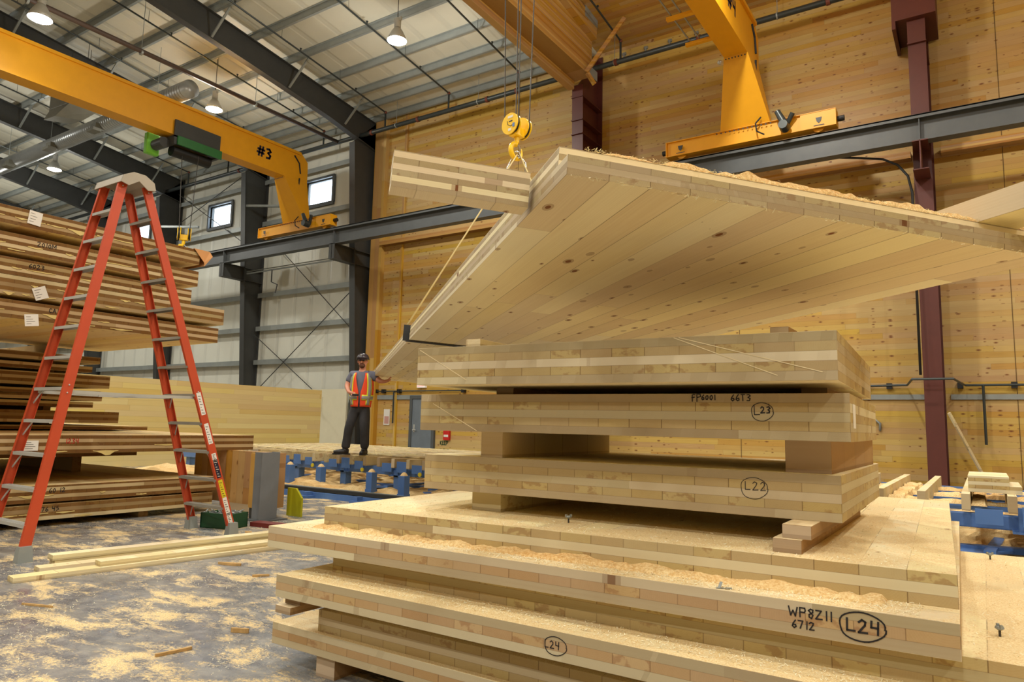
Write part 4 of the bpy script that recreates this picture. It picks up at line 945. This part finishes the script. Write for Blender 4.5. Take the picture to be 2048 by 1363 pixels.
# ================================================================== FLOOR LUMBER, SCRAPS
def board(label, p, L, w, h, ang, mat='lumber', z=0, group='loose boards on the floor'):
    o = ob('lumber_board', MB().box(0, L, -w/2, w/2, 0, h), M[mat], None, (p[0], p[1], z), (0, 0, math.radians(ang)), bevel=.003)
    return tag(o, label, 'board', group)
board('long board flat on the floor, nearest the camera of the loose boards', (-6.12, 2.50), 2.6, .14, .04, 82)
board('second board flat on the floor, right behind the nearest one', (-6.36, 2.78), 2.4, .14, .04, 82)
board('shorter board lying on top of the nearest loose board', (-6.06, 3.10), 2.0, .12, .04, 82, z=.0405)
board('lower board of the pair beside the ladder foot', (-6.56, 2.98), 2.3, .14, .045, 81.5)
board('upper board of the pair beside the ladder foot', (-6.555, 2.96), 2.35, .135, .045, 81.5, z=.0455)
def scrap(label, p, L, w, h, ang):
    mb = MB(); n = 6; rr_ = random.Random(int(abs(p[0])*100))
    top = [(L*k/n, w*(.5+.2*rr_.uniform(-1, 1))*(1-.5*(k in (0, n)))) for k in range(n+1)]
    poly = [(x, -y*.6) for x, y in top]+[(x, y*.6) for x, y in top[::-1]]
    mb.prism(poly, 'Z', 0, h)
    o = ob('wood_scrap', mb, M['bark'], None, (p[0], p[1], .001), (0, 0, math.radians(ang))); return tag(o, label, 'scrap', 'wood scraps on the floor')
scrap('pale wood scrap near the floor boards', (-5.57, 3.87), .22, .06, .02, 20)
scrap('small pointed brown scrap left of the front stack', (-4.93, 3.74), .13, .04, .015, 50)
scrap('stubby wood chunk beside the front stack, near the bottom panels', (-3.76, 2.73), .11, .035, .025, 25)
scrap('splintered stick on the floor at the lower middle left', (-3.68, 2.22), .19, .03, .015, 80)
scrap('thin splinter on the floor below the loose boards', (-5.35, 2.27), .25, .025, .012, 20)
scrap('thin bark strip at the left foot of the front stack', (-3.6, 2.98), .3, .02, .01, 30)
scrap('brown knot of wood beside the right ladder foot', (-6.75, 5.0), .09, .08, .04, 0)

# ================================================================== CONVEYOR DECK
def dy(x): return 8.0+.1*(-x-.5) if x < -.5 else 8.0
fr = thing('conveyor_frame', 'long blue steel conveyor frame under the deck joists', 'machine', (0, 0, 0))
# front beam follows the deck edge
segs = [(-16, 2.4)]
fb = MB(); a, b_ = Vector((-16, dy(-16)+.25, .42)), Vector((4, dy(4)+.25, .42)); fb.bar(a, b_, .1, .14)
ob('front_beam', fb, M['blue'], fr, bevel=.01)
fb = MB(); fb.bar(a+Vector((0, 3.6, 0)), b_+Vector((0, 4.2, 0)), .1, .14); ob('rear_beam', fb, M['blue'], fr)
fb = MB(); fb.bar(a+Vector((0, 1.9, 0)), b_+Vector((0, 2.0, 0)), .1, .14); ob('middle_beam', fb, M['blue'], fr)
x = -15.6; k = 0
while x < 4:
    ob('leg', MB().box(x-.07, x+.07, dy(x)+.33, dy(x)+.47, 0, .36).box(x-.16, x+.16, dy(x)+.3, dy(x)+.5, .34, .36), M['blue'], fr)
    ob('roller_plate', MB().box(x-.11, x+.11, dy(x)+.32, dy(x)+.4, .36, .58), M['blue'], fr)
    ob('cross_member', MB().box(x-.05, x+.05, dy(x)+.3, dy(x)+4.0, .34, .44), M['blue'], fr)
    ob('warning_dot', MB().cyl((x+.7, dy(x)+.12, .42), (x+.7, dy(x)+.1, .42), .035, n=12), M['yellabel'], fr)
    x += 1.45; k += 1
# low blue chain tracks under the deck
x = -15
while x < 3.5:
    tg = ob('track_arm', MB().bar((x, dy(x)+.55, .14), (x+1.1, dy(x)+.75, .14), .12, .06).bar((x+.5, dy(x)+.35, .14), (x+.6, dy(x)+1.5, .14), .1, .05).bar((x+.2, dy(x)+.2, .13), (x+.8, dy(x)+1.0, .13), .3, .02), M['blue'], fr)
    x += 1.45
# deck joists
x = -14.6; i = 0
while x < 1.35:
    if -5.6 < x < -2.9: x += .37; continue
    far = 4.2 if x < -2 else 3.2
    off = 0.0
    if x > -2.9: jz = .545; h_ = .16
    else: jz = .50; h_ = .155
    o = ob('deck_joist', MB().box(-.036, .036, 0, far, 0, h_), M['lumber'], None, (x, dy(x)+.18+off, jz-.0085), bevel=.002)
    tag(o, 'deck joist on the blue conveyor, %s from the left end' % (ORD[i] if i < 20 else 'twenty-'+ORD[i-20] if i < 29 else 'thirtieth' if i == 29 else 'thirty-'+ORD[i-30]), 'joist', 'joists on the conveyor deck')
    if i % 4 != 3:
        ob('roller_plate', MB().box(x+.07, x+.29, dy(x)+.20, dy(x)+.23, .42, .60 if i % 2 else .56), M['blue'], fr)
    x += .37; i += 1
# thin slats laid along the left deck, between the joists (dense planks seen edge-on)
for j, y in enumerate([.9+.33*k for k in range(10)]):
    o = ob('deck_plank', MB().bar((-14.8, dy(-14.8)+y, .655), (-6.2, dy(-6.2)+y, .655), .14, .018), M['lumber'])
    tag(o, 'thin plank laid across the deck joists, %s row behind the man' % ORD[j], 'plank', 'planks laid along the deck')
# posts
for i, (x, y) in enumerate(((-10.95, 9.0), (-10.1, 9.0), (-8.55, 8.72), (-7.65, 8.52), (.36, 8.35))):
    t = thing('guide_post', 'short blue square guide post topped with sawdust, %s from the left' % ORD[i], 'post', (x, y, 0), 0, 'blue guide posts in front of the conveyor')
    ob('post_tube', MB().box(-.065, .065, -.065, .065, 0, .42 if i < 4 else .45), M['blue'], t, bevel=.006)
    ob('base_sleeve', MB().box(-.072, .072, -.072, .072, 0, .14), M['blue'], t)
    ob('sawdust_cap', MB().lathe([(.0, .055), (.03, .045), (.05, .02), (.062, 0)], (0, 0, .42 if i < 4 else .45), 16), M['dust'], t, smooth=True)
# floor rails
rl = thing('floor_rail', 'dark steel floor rail with blue base and clamps in front of the blue posts', 'rail', (-10, 8.15, 0))
ob('base_beam', MB().box(-6, 5.6, -.1, .0, 0, .09), M['blue'], rl); ob('rail_bar', MB().box(-6, 5.6, .02, .09, .09, .14).box(-6, 5.6, -.06, .14, .0, .09), M['darksteel'], rl)
for i in range(9): xx = -5+i*1.15; ob('clamp', MB().box(xx-.09, xx+.09, -.26, -.1, 0, .04).box(xx-.04, xx+.04, -.22, -.1, .04, .1), M['blue'], rl)
rl2 = ob('floor_rail', MB().box(-16, -3.6, 8.42, 8.48, 0, .12).box(-16, -3.6, 8.36, 8.54, 0, .03), M['galv']); tag(rl2, 'pale guide strip behind the dark floor rail, half in sawdust', 'rail')
# block stack on the right joists
bs = thing('panel_offcut', 'thick layered panel offcut resting on the joists at the right edge', 'offcut', (.19, 8.5, .6975))
ob('lower_layer', MB().box(-.34, .1, 0, .9, 0, .07), M['clt5'], bs, bevel=.002)
ob('upper_layer', MB().box(-.34, .0, 0, .95, .0705, .16), M['clt5'], bs, bevel=.002)
tag(ob('thin_rod', MB().cyl((-2.4, 8.6, .75), (-.95, 8.6, .72), .008, n=6).cyl((-1.1, 8.6, .725), (-1.1, 8.6, .60), .008, n=6), M['wire']), 'thin grey rod resting across the joists right of the L22 panel', 'rod')
tag(ob('air_cylinder', MB().tube([(-2.3, 9.2, .66), (-2.2, 9.3, .56), (-2.0, 9.4, .54), (-1.8, 9.4, .56)], .02, 8).cyl((-1.8, 9.4, .56), (-1.6, 9.5, .58), .045, n=10).cyl((-2.3, 8.9, .53), (-2.1, 9.0, .55), .04, n=10), M['blue']), 'small blue valve and hose among the right joists', 'valve')

# ================================================================== SAWDUST
def mound(name, label, x0, x1, y0, y1, hfun, nx, ny, mat='dust', z=0.002, mw=None, parent=None):
    mb = MB(); vs = []
    for j in range(ny+1):
        for i in range(nx+1):
            x = x0+(x1-x0)*i/nx; y = y0+(y1-y0)*j/ny
            e = min(i, nx-i, j, ny-j); vs.append((x, y, z+(hfun(x, y) if e > 0 else 0)))
    mb.add(vs, [(j*(nx+1)+i, j*(nx+1)+i+1, (j+1)*(nx+1)+i+1, (j+1)*(nx+1)+i) for j in range(ny) for i in range(nx)])
    o = ob(name, mb, M[mat], smooth=False)
    if mw is not None: o.matrix_world = mw
    return tag(o, label, 'sawdust', None, 'stuff')
from mathutils import noise as mn
def nz(x, y, s=1., o=0): return mn.noise(Vector((x*s, y*s, o)))
mound('sawdust', 'drifts of sawdust heaped on the floor under the blue conveyor', -16, 3.2, 8.6, 12.8, lambda x, y: max(.01, .10+.14*nz(x, y, 1.3)+.05*nz(x, y, 6, 3)+.02*nz(x, y, 17, 5)+.05*min(1, (y-8.6))), 220, 50)
for k, (x, w_) in enumerate(((-2.35, .2), (-1.62, .16), (-.88, .18), (-.14, .14), (.62, .16))):
    mound('sawdust', 'strip of sawdust caught between the right joists, %s from the left' % ORD[k], x, x+w_, 8.5, 11.2, lambda x_, y_: max(0, .05+.035*nz(x_, y_, 5)+.02*nz(x_, y_, 17)), 8, 60, z=.56)
for k, y in enumerate((8.62, 9.5, 10.5)):
    mound('sawdust', 'sawdust ridge lying across the right joists, %s from the front' % ORD[k], -2.6, 1.1, y, y+.2, lambda x_, y_: max(0, .03+.03*nz(x_, y_, 5)+.02*nz(x_, y_, 17)), 90, 6, z=.56)
    tag(ob('sawdust_plate', MB().box(-2.6, 1.1, y-.02, y+.22, .545, .559), M['blue']), 'blue cross plate carrying sawdust under the right joists, %s from the front' % ORD[k], 'plate')
def edge_chips(name, label, fn, n, size, mat='chips', mw=None, seed=1):
    r = random.Random(seed); mb = MB()
    for k in range(n):
        p = Vector(fn(r)); a = r.uniform(0, 2*PI); L_ = size*r.uniform(.5, 1.8); w_ = size*r.uniform(.12, .35)
        d_ = Vector((math.cos(a), math.sin(a), r.uniform(-.5, .5))).normalized()*L_/2; s_ = Vector((-math.sin(a), math.cos(a), r.uniform(-.6, .6))).normalized()*w_/2
        c_ = Vector((0, 0, size*.2*r.random()))
        mb.add([p-d_-s_, p+d_-s_+c_, p+d_+s_+c_, p-d_+s_], [(0, 1, 2, 3)])
    o = ob(name, mb, M[mat]); 
    if mw is not None: o.matrix_world = mw
    return tag(o, label, 'sawdust', None, 'stuff')
# ridge on hanging panel near edge (local frame: x along d, y=-c)
def hh_(x, y):
    c = -y; a = x-.116
    amp = .034*min(1, max(0, (c-.05)/.4))
    return max(.0, amp*(.7+.8*nz(x, y, 6)+.4*nz(x, y, 22, 2))*max(0, 1-a/.55))
mound('sawdust', 'thick ridge of wood shavings along the near edge of the hanging panels', .117, .75, -2.055, -.05, hh_, 50, 170, z=.1435, mw=HM)
edge_chips('wood_shavings', 'loose curls of shavings sticking up from the edge of the hanging panels', lambda r: (.12+abs(r.gauss(0, .09))-.012, -r.uniform(.1, 2.05), (.144+max(0, r.gauss(.004, .005)))), 7500, .008, mw=HM, seed=4)
edge_chips('wood_splinters', 'tiny pale splinters hanging from the lower edge of the lifted panel', lambda r: (-.002, -r.uniform(.0, 2.0)**1.0, r.uniform(-.008, .004)), 150, .012, mw=HM, seed=9)
# sawdust on the ledge of the L24 panel and on B1
def led(r):
    x = -r.uniform(.1, 2.85); return (x, r.uniform(.01, .19)+.0, .1055+abs(r.gauss(0, .003)))
o = edge_chips('sawdust', 'sawdust strewn on the ledge of the L24 panel', led, 6500, .007, seed=11); o.matrix_world = Matrix.Translation((-.081, 2.49, .605)) @ Matrix.Rotation(math.radians(1.4), 4, 'Z')
mo = mound('sawdust', 'low drift of sawdust lying along the L24 ledge', -2.8, -.2, .10, .215, lambda x, y: max(0, .014+.018*nz(x, y, 9)+.01*nz(x, y, 30)), 160, 8, z=.1052); mo.matrix_world = Matrix.Translation((-.081, 2.49, .605)) @ Matrix.Rotation(math.radians(1.4), 4, 'Z')
o = edge_chips('sawdust', 'sawdust flakes scattered over the wide panel carrying the thick ones', lambda r: (-r.uniform(.03, 2.7), r.uniform(.01, 1)**1.5*2.8+.01, .1055+abs(r.gauss(0, .002))), 5200, .008, seed=12); o.matrix_world = Matrix.Translation((-.088, 2.69, .71)) @ Matrix.Rotation(math.radians(2.4), 4, 'Z')
o = edge_chips('sawdust', 'sawdust flakes on the broad panel at the right edge', lambda r: (r.uniform(-.08, .9), r.uniform(2.6, 4.7), .6055+abs(r.gauss(0, .002))), 1600, .008, seed=13)
o = edge_chips('sawdust', 'sawdust in the shaded slots between the lower panels', lambda r: (r.uniform(-2.85, .2), r.uniform(2.40, 2.55), .5005+abs(r.gauss(0, .003))), 3000, .008, seed=14)
def flo(r):
    while True:
        x = r.uniform(-9, -3.2); y = r.uniform(1.2, 6.5)
        q = nz(x*.8+y*.5, y*1.2-x*.4, 1.2, 7)
        if q > r.uniform(-.05, .35): return (x, y, .001+abs(r.gauss(0, .002)))
edge_chips('sawdust', 'loose sawdust flakes scattered over the concrete floor', flo, 9000, .009, seed=15)

# ================================================================== MAN
man = thing('person', 'man in dark hard hat, orange safety vest and dark trousers standing on the deck', 'person', (-9.3, 9.14, .663))
R_ = Vector((.833, .554, 0)); F_ = Vector((.554, -.833, 0)); Zz = Vector((0, 0, 1))
def mp(px, py, f=0.0):  # photo pixel of the figure -> local metres (figure plane), f toward camera
    return R_*((px-707.8)/104)+Zz*((903.5-py)/104+.0)+F_*f
def skin_obj(name, chains, mat, parent, sub=2, root=0):
    vs, es, rs = [], [], []
    idx = {}
    for ch in chains:
        prev = None
        for key, p, r in ch:
            if key in idx: i = idx[key]
            else:
                i = len(vs); vs.append(tuple(p)); rs.append(r)
                if key is not None: idx[key] = i
            if prev is not None: es.append((prev, i))
            prev = i
    me = bpy.data.meshes.new(name); me.from_pydata(vs, es, []); me.update()
    o = bpy.data.objects.new(name, me); C.objects.link(o); me.materials.append(mat); o.parent = parent
    m_ = o.modifiers.new('skin', 'SKIN'); m_.use_smooth_shade = True
    lay = me.skin_vertices[0].data
    for i, r in enumerate(rs):
        lay[i].radius = (r, r) if not isinstance(r, tuple) else r
    lay[root].use_root = True
    s_ = o.modifiers.new('sub', 'SUBSURF'); s_.levels = sub; s_.render_levels = sub
    return o
P = {}
P['pelvis'] = mp(706, 812); P['belly'] = mp(707, 795); P['chest'] = mp(707.5, 772); P['ches2'] = mp(707.6, 760); P['neck'] = mp(707.8, 749); P['neck2'] = mp(707.8, 742, .02); P['head'] = mp(707.8, 732, .03); P['top'] = mp(707.8, 722, .02)
P['sL'] = mp(689, 755.5); P['eL'] = mp(679.5, 776, .02); P['wL'] = mp(688, 788.5, .2); P['sR'] = mp(727, 755.5); P['eR'] = mp(741.5, 766, .05); P['wR'] = mp(750.5, 767.5, .1)
P['hL'] = mp(698.5, 818); P['kL'] = mp(688, 853, .04); P['aL'] = mp(681.5, 893, -.02); P['hR'] = mp(714.5, 818); P['kR'] = mp(717.5, 857, .05); P['aR'] = mp(717.5, 893, .0)
def finger(c0, d1, d2, r, key): return [(key, c0, r*1.1), (None, c0+d1, r), (None, c0+d1+d2, r*.85)]
hL = P['wL']+R_*.07+F_*.03+Zz*-.02; hR = P['wR']+R_*.07+Zz*.02
ch = [[('pelvis', P['pelvis'], (.15, .11)), ('belly', P['belly'], (.14, .105)), ('chest', P['chest'], (.155, .11)), ('ches2', P['ches2'], (.12, .09)), ('neck', P['neck'], .055), ('neck2', P['neck2'], .055), ('head', P['head'], (.078, .092)), ('top', P['top'], (.07, .085))],
      [('ches2', P['ches2'], 0), ('sL', P['sL'], .062), ('eL', P['eL'], .05), ('wL', P['wL'], .033), ('hL', hL, .032)],
      [('ches2', P['ches2'], 0), ('sR', P['sR'], .062), ('eR', P['eR'], .05), ('wR', P['wR'], .034), ('hR', hR, .032)],
      [('pelvis', P['pelvis'], 0), ('hLg', P['hL'], .09), ('kL', P['kL'], .06), ('aL', P['aL'], .042)],
      [('pelvis', P['pelvis'], 0), ('hRg', P['hR'], .09), ('kR', P['kR'], .06), ('aR', P['aR'], .042)]]
body = skin_obj('body', ch, M['skin'], man)
def hand(c, along, palm, side, thumb, curl, nm):
    mb = MB()
    mb.ball(c, .03, .03, .03, 10, 6)
    fo = []
    for i, (o_, l) in enumerate(((-.027, .07), (-.009, .078), (.009, .073), (.027, .058))):
        b0 = c+side*o_+along*.02; p1 = b0+along*l*.45+palm*l*.15*curl; p2 = p1+along*l*.3*(1-.5*curl)+palm*l*.35*curl; p3 = p2+along*l*.2*(1-curl)+palm*l*.28*curl
        mb.tube([b0, p1, p2, p3], [.010, .0095, .009, .007], 8)
    t0 = c+side*-.024-along*.01; mb.tube([t0, t0+side*-.02+along*.02+palm*.01, t0+side*-.026+along*.045+palm*.025], [.012, .011, .008], 8)
    return mb
# hands as part of the body figure
ob('hand', hand(hL, (R_*.9+F_*.3).normalized(), (F_*-.2-Zz).normalized(), Zz*.6+F_*-.7, 1, .8, 'l'), M['skin'], body, smooth=True)
ob('hand', hand(hR, (R_*.5+Zz*.85).normalized(), (R_*.6-Zz*.2).normalized(), F_, 1, .25, 'r'), M['skin'], body, smooth=True)
# trousers
tr_ = [[('w', mp(706, 806), (.165, .125)), ('p', P['pelvis'], (.17, .13)), ('a', P['hL'], .118), ('b', mp(693.5, 835, .02), .1), ('k', P['kL'], .088), ('c', mp(684.5, 875, .0), .08), ('d', mp(681.5, 893.5, -.02), .088)],
       [('p', P['pelvis'], 0), ('a2', P['hR'], .118), ('b2', mp(716, 836, .03), .105), ('k2', P['kR'], .092), ('c2', mp(717.8, 877, .01), .084), ('d2', mp(718, 895, 0), .09)]]
ob_tr = skin_obj('trousers', tr_, M['jeans'], man)
sh_ = [[('w', mp(706.5, 816), (.158, .115)), ('b', P['belly'], (.165, .125)), ('c', P['chest'], (.175, .13)), ('c2', mp(707.6, 758), (.135, .105)), ('n', mp(707.8, 750.5), (.075, .07))],
       [('c2', P['ches2'], 0), ('s', P['sL'], .088), ('m', mp(681.5, 771, .01), .072)],
       [('c2', P['ches2'], 0), ('s2', P['sR'], .088), ('m2', mp(739, 764.5, .04), .072)]]
ob_sh = skin_obj('t_shirt', sh_, M['shirt'], man)
# vest: shell loops around the torso, open at the front
def vest_shell(z0, z1, u0, u1, mat, name, lift=.0, nn=14, zn=8):
    mb = MB(); vs = []
    for j in range(zn+1):
        py = z0+(z1-z0)*j/zn
        wy = {0: .186}.get(0)
        t = (py-752)/(815-752)
        rx = .165+.035*math.sin(PI*min(1, max(0, t*1.1)))+lift if t > .12 else .15+.25*t+lift
        ry = .15+lift+.01*t
        for i in range(nn+1):
            a = u0+(u1-u0)*i/nn
            if callable(u0): pass
            p = mp(707.3, py)+R_*rx*math.sin(a)+F_*ry*math.cos(a); vs.append(p)
    mb.add(vs, [(j*(nn+1)+i, j*(nn+1)+i+1, (j+1)*(nn+1)+i+1, (j+1)*(nn+1)+i) for j in range(zn) for i in range(nn)])
    o = ob(name, mb, mat, man, smooth=True); m_ = o.modifiers.new('s', 'SOLIDIFY'); m_.thickness = .006; return o
def vpt(py, a, lift):
    t = (py-752)/(815-752); rx = (.165+.035*math.sin(PI*min(1, max(0, t*1.1))) if t > .12 else .145+.30*max(0, t))+lift; ry = .15+lift+.01*t
    if t < .12: ry *= (.75+.25*max(0, t)/.12)
    return mp(707.3, py)+R_*rx*math.sin(a)+F_*ry*math.cos(a)
def vstrip(name, mat, edgeL, edgeR, rows, lift, n=8, parent=None):
    mb = MB(); vs = []
    for py in rows:
        a0, a1 = edgeL(py), edgeR(py)
        for i in range(n+1): vs.append(vpt(py, a0+(a1-a0)*i/n, lift))
    m_ = len(rows); mb.add(vs, [(j*(n+1)+i, (j+1)*(n+1)+i, (j+1)*(n+1)+i+1, j*(n+1)+i+1) for j in range(m_-1) for i in range(n)])
    o = ob(name, mb, mat, parent or man, smooth=True); s_ = o.modifiers.new('s', 'SOLIDIFY'); s_.thickness = .005; s_.offset = 1; return o
rows = [752+i*4.5 for i in range(15)]
def opn(py): return .08 if py > 790 else .08+.42*(790-py)/38
vo = vstrip('safety_vest', M['vest'], lambda p: opn(p), lambda p: 1.75, rows, .012, 14)
vstrip('vest_side', M['vest'], lambda p: -1.75, lambda p: -opn(p), rows, .012, 14, vo)
vstrip('vest_back', M['vest'], lambda p: 1.75, lambda p: 2*PI-1.75, rows, .012, 14, vo)
for s_ in (-1, 1):
    for nm, mt, a, b_, lf in (('yellow_stripe', 'tapey', .62, 1.12, .018), ('silver_stripe', 'tapes', .72, 1.02, .022)):
        f0, f1 = (lambda p, a=a, s_=s_: s_*a), (lambda p, b_=b_, s_=s_: s_*b_)
        if s_ < 0: f0, f1 = f1, f0
        vstrip(nm, M[mt], f0, f1, [753+i*4.2 for i in range(15)], lf, 5, vo)
        f0, f1 = (lambda p, s_=s_: s_*.2), (lambda p, s_=s_: s_*1.6)
        if s_ < 0: f0, f1 = f1, f0
        vstrip(nm, M[mt], f0, f1, ([793, 796, 799.5, 803] if mt == 'tapey' else [795, 797, 799.5, 801]), lf+.001, 8, vo)
# boots
def boot(a, fwd):
    mb = MB(); heel = a-fwd*.06; toe = a+fwd*.2; z0 = -a.z
    pts = [heel+Zz*(z0+.05), a+Zz*(z0+.055), a+fwd*.1+Zz*(z0+.045), toe+Zz*(z0+.036)]
    mb.tube(pts, [.05, .055, .05, .036], 12); mb.tube([a+Zz*(z0+.03), a+Zz*.02], [.058, .055], 12)
    so = MB(); s_ = fwd.cross(Zz); q = [heel-fwd*.03-s_*.045, heel-fwd*.03+s_*.045, a+fwd*.1+s_*.055, toe+fwd*.02+s_*.03, toe+fwd*.02-s_*.03, a+fwd*.1-s_*.055]
    so.prism([(p.x, p.y) for p in q][::-1], 'Z', 0.0, .022)
    return mb, so
for a, fw in ((P['aL'], (F_*.35-R_*.9).normalized()), (P['aR'], (F_*.95-R_*.05).normalized())):
    u, s_ = boot(a, fw); b0 = ob('boot', u, M['boot'], man, smooth=True); ob('sole', s_, M['black'], b0)
# head details
hc_ = mp(707.8, 730.5, .03)
hb = MB(); hb.lathe([(.0, .098), (.05, .092), (.088, .068), (.11, .03), (.116, 0), (.112, -.004)], (0, 0, 0), 24)
ho = ob('hard_hat', hb, M['helmet'], man, loc=hc_+Zz*.055, smooth=True)
br_ = MB(); br_.add([F_*0]+[(R_*.125*math.sin(a)+F_*(.128+.045*max(0, math.cos(a)))*math.cos(a))+Zz*(-.005-.02*max(0, math.cos(a))) for a in [2*PI*k/28 for k in range(28)]], [(0, 1+k, 1+(k+1) % 28) for k in range(28)])
bo_ = ob('brim', br_, M['helmet'], ho); m_ = bo_.modifiers.new('s', 'SOLIDIFY'); m_.thickness = .006
ob('sticker', MB().ball(F_*.088+Zz*.055+R_*-.02, .02, .02, .014, 8, 6), M['tapes'], ho)
ob('glasses', MB().ball(hc_+F_*.088+R_*.03+Zz*.015, .027, .02, .016, 10, 6).ball(hc_+F_*.088-R_*.03+Zz*.015, .027, .02, .016, 10, 6).bar(hc_+F_*.09-R_*.05+Zz*.022, hc_+F_*.09+R_*.05+Zz*.022, .008, .006).bar(hc_+F_*.08-R_*.062+Zz*.02, hc_-R_*.085+Zz*.02, .004, .006).bar(hc_+F_*.08+R_*.062+Zz*.02, hc_+R_*.085+Zz*.02, .004, .006), M['glassdark'], man, smooth=True)
ob('beard', MB().ball(hc_+F_*.055-Zz*.075, .062, .052, .045, 12, 8).ball(hc_+F_*.088-Zz*.038, .03, .02, .01, 10, 6), M['beard'], man, smooth=True)
ob('nose', MB().ball(hc_+F_*.105-Zz*.012, .014, .018, .026, 8, 6), M['skin'], man, smooth=True)
ob('mouth', MB().bar(hc_+F_*.106-R_*.02-Zz*.052, hc_+F_*.106+R_*.02-Zz*.052, .008, .007), plain('lips', (150, 84, 74), .6), man)
for s_ in (-1, 1): ob('ear', MB().ball(hc_+R_*s_*.082+Zz*.0, .012, .018, .03, 8, 6), M['skin'], man, smooth=True)
rc = hL+R_*.06-Zz*.03+F_*.03
rmt = thing('crane_remote', 'small black crane remote held at the waist by the man', 'remote', man.location+rc)
ob('remote_case', MB().bar(R_*-.05, R_*.06, .05, .035), M['black'], rmt, bevel=.006)
ob('remote_button', MB().bar(R_*.0+Zz*.02, R_*.02+Zz*.02, .02, .01), M['yellabel'], rmt)
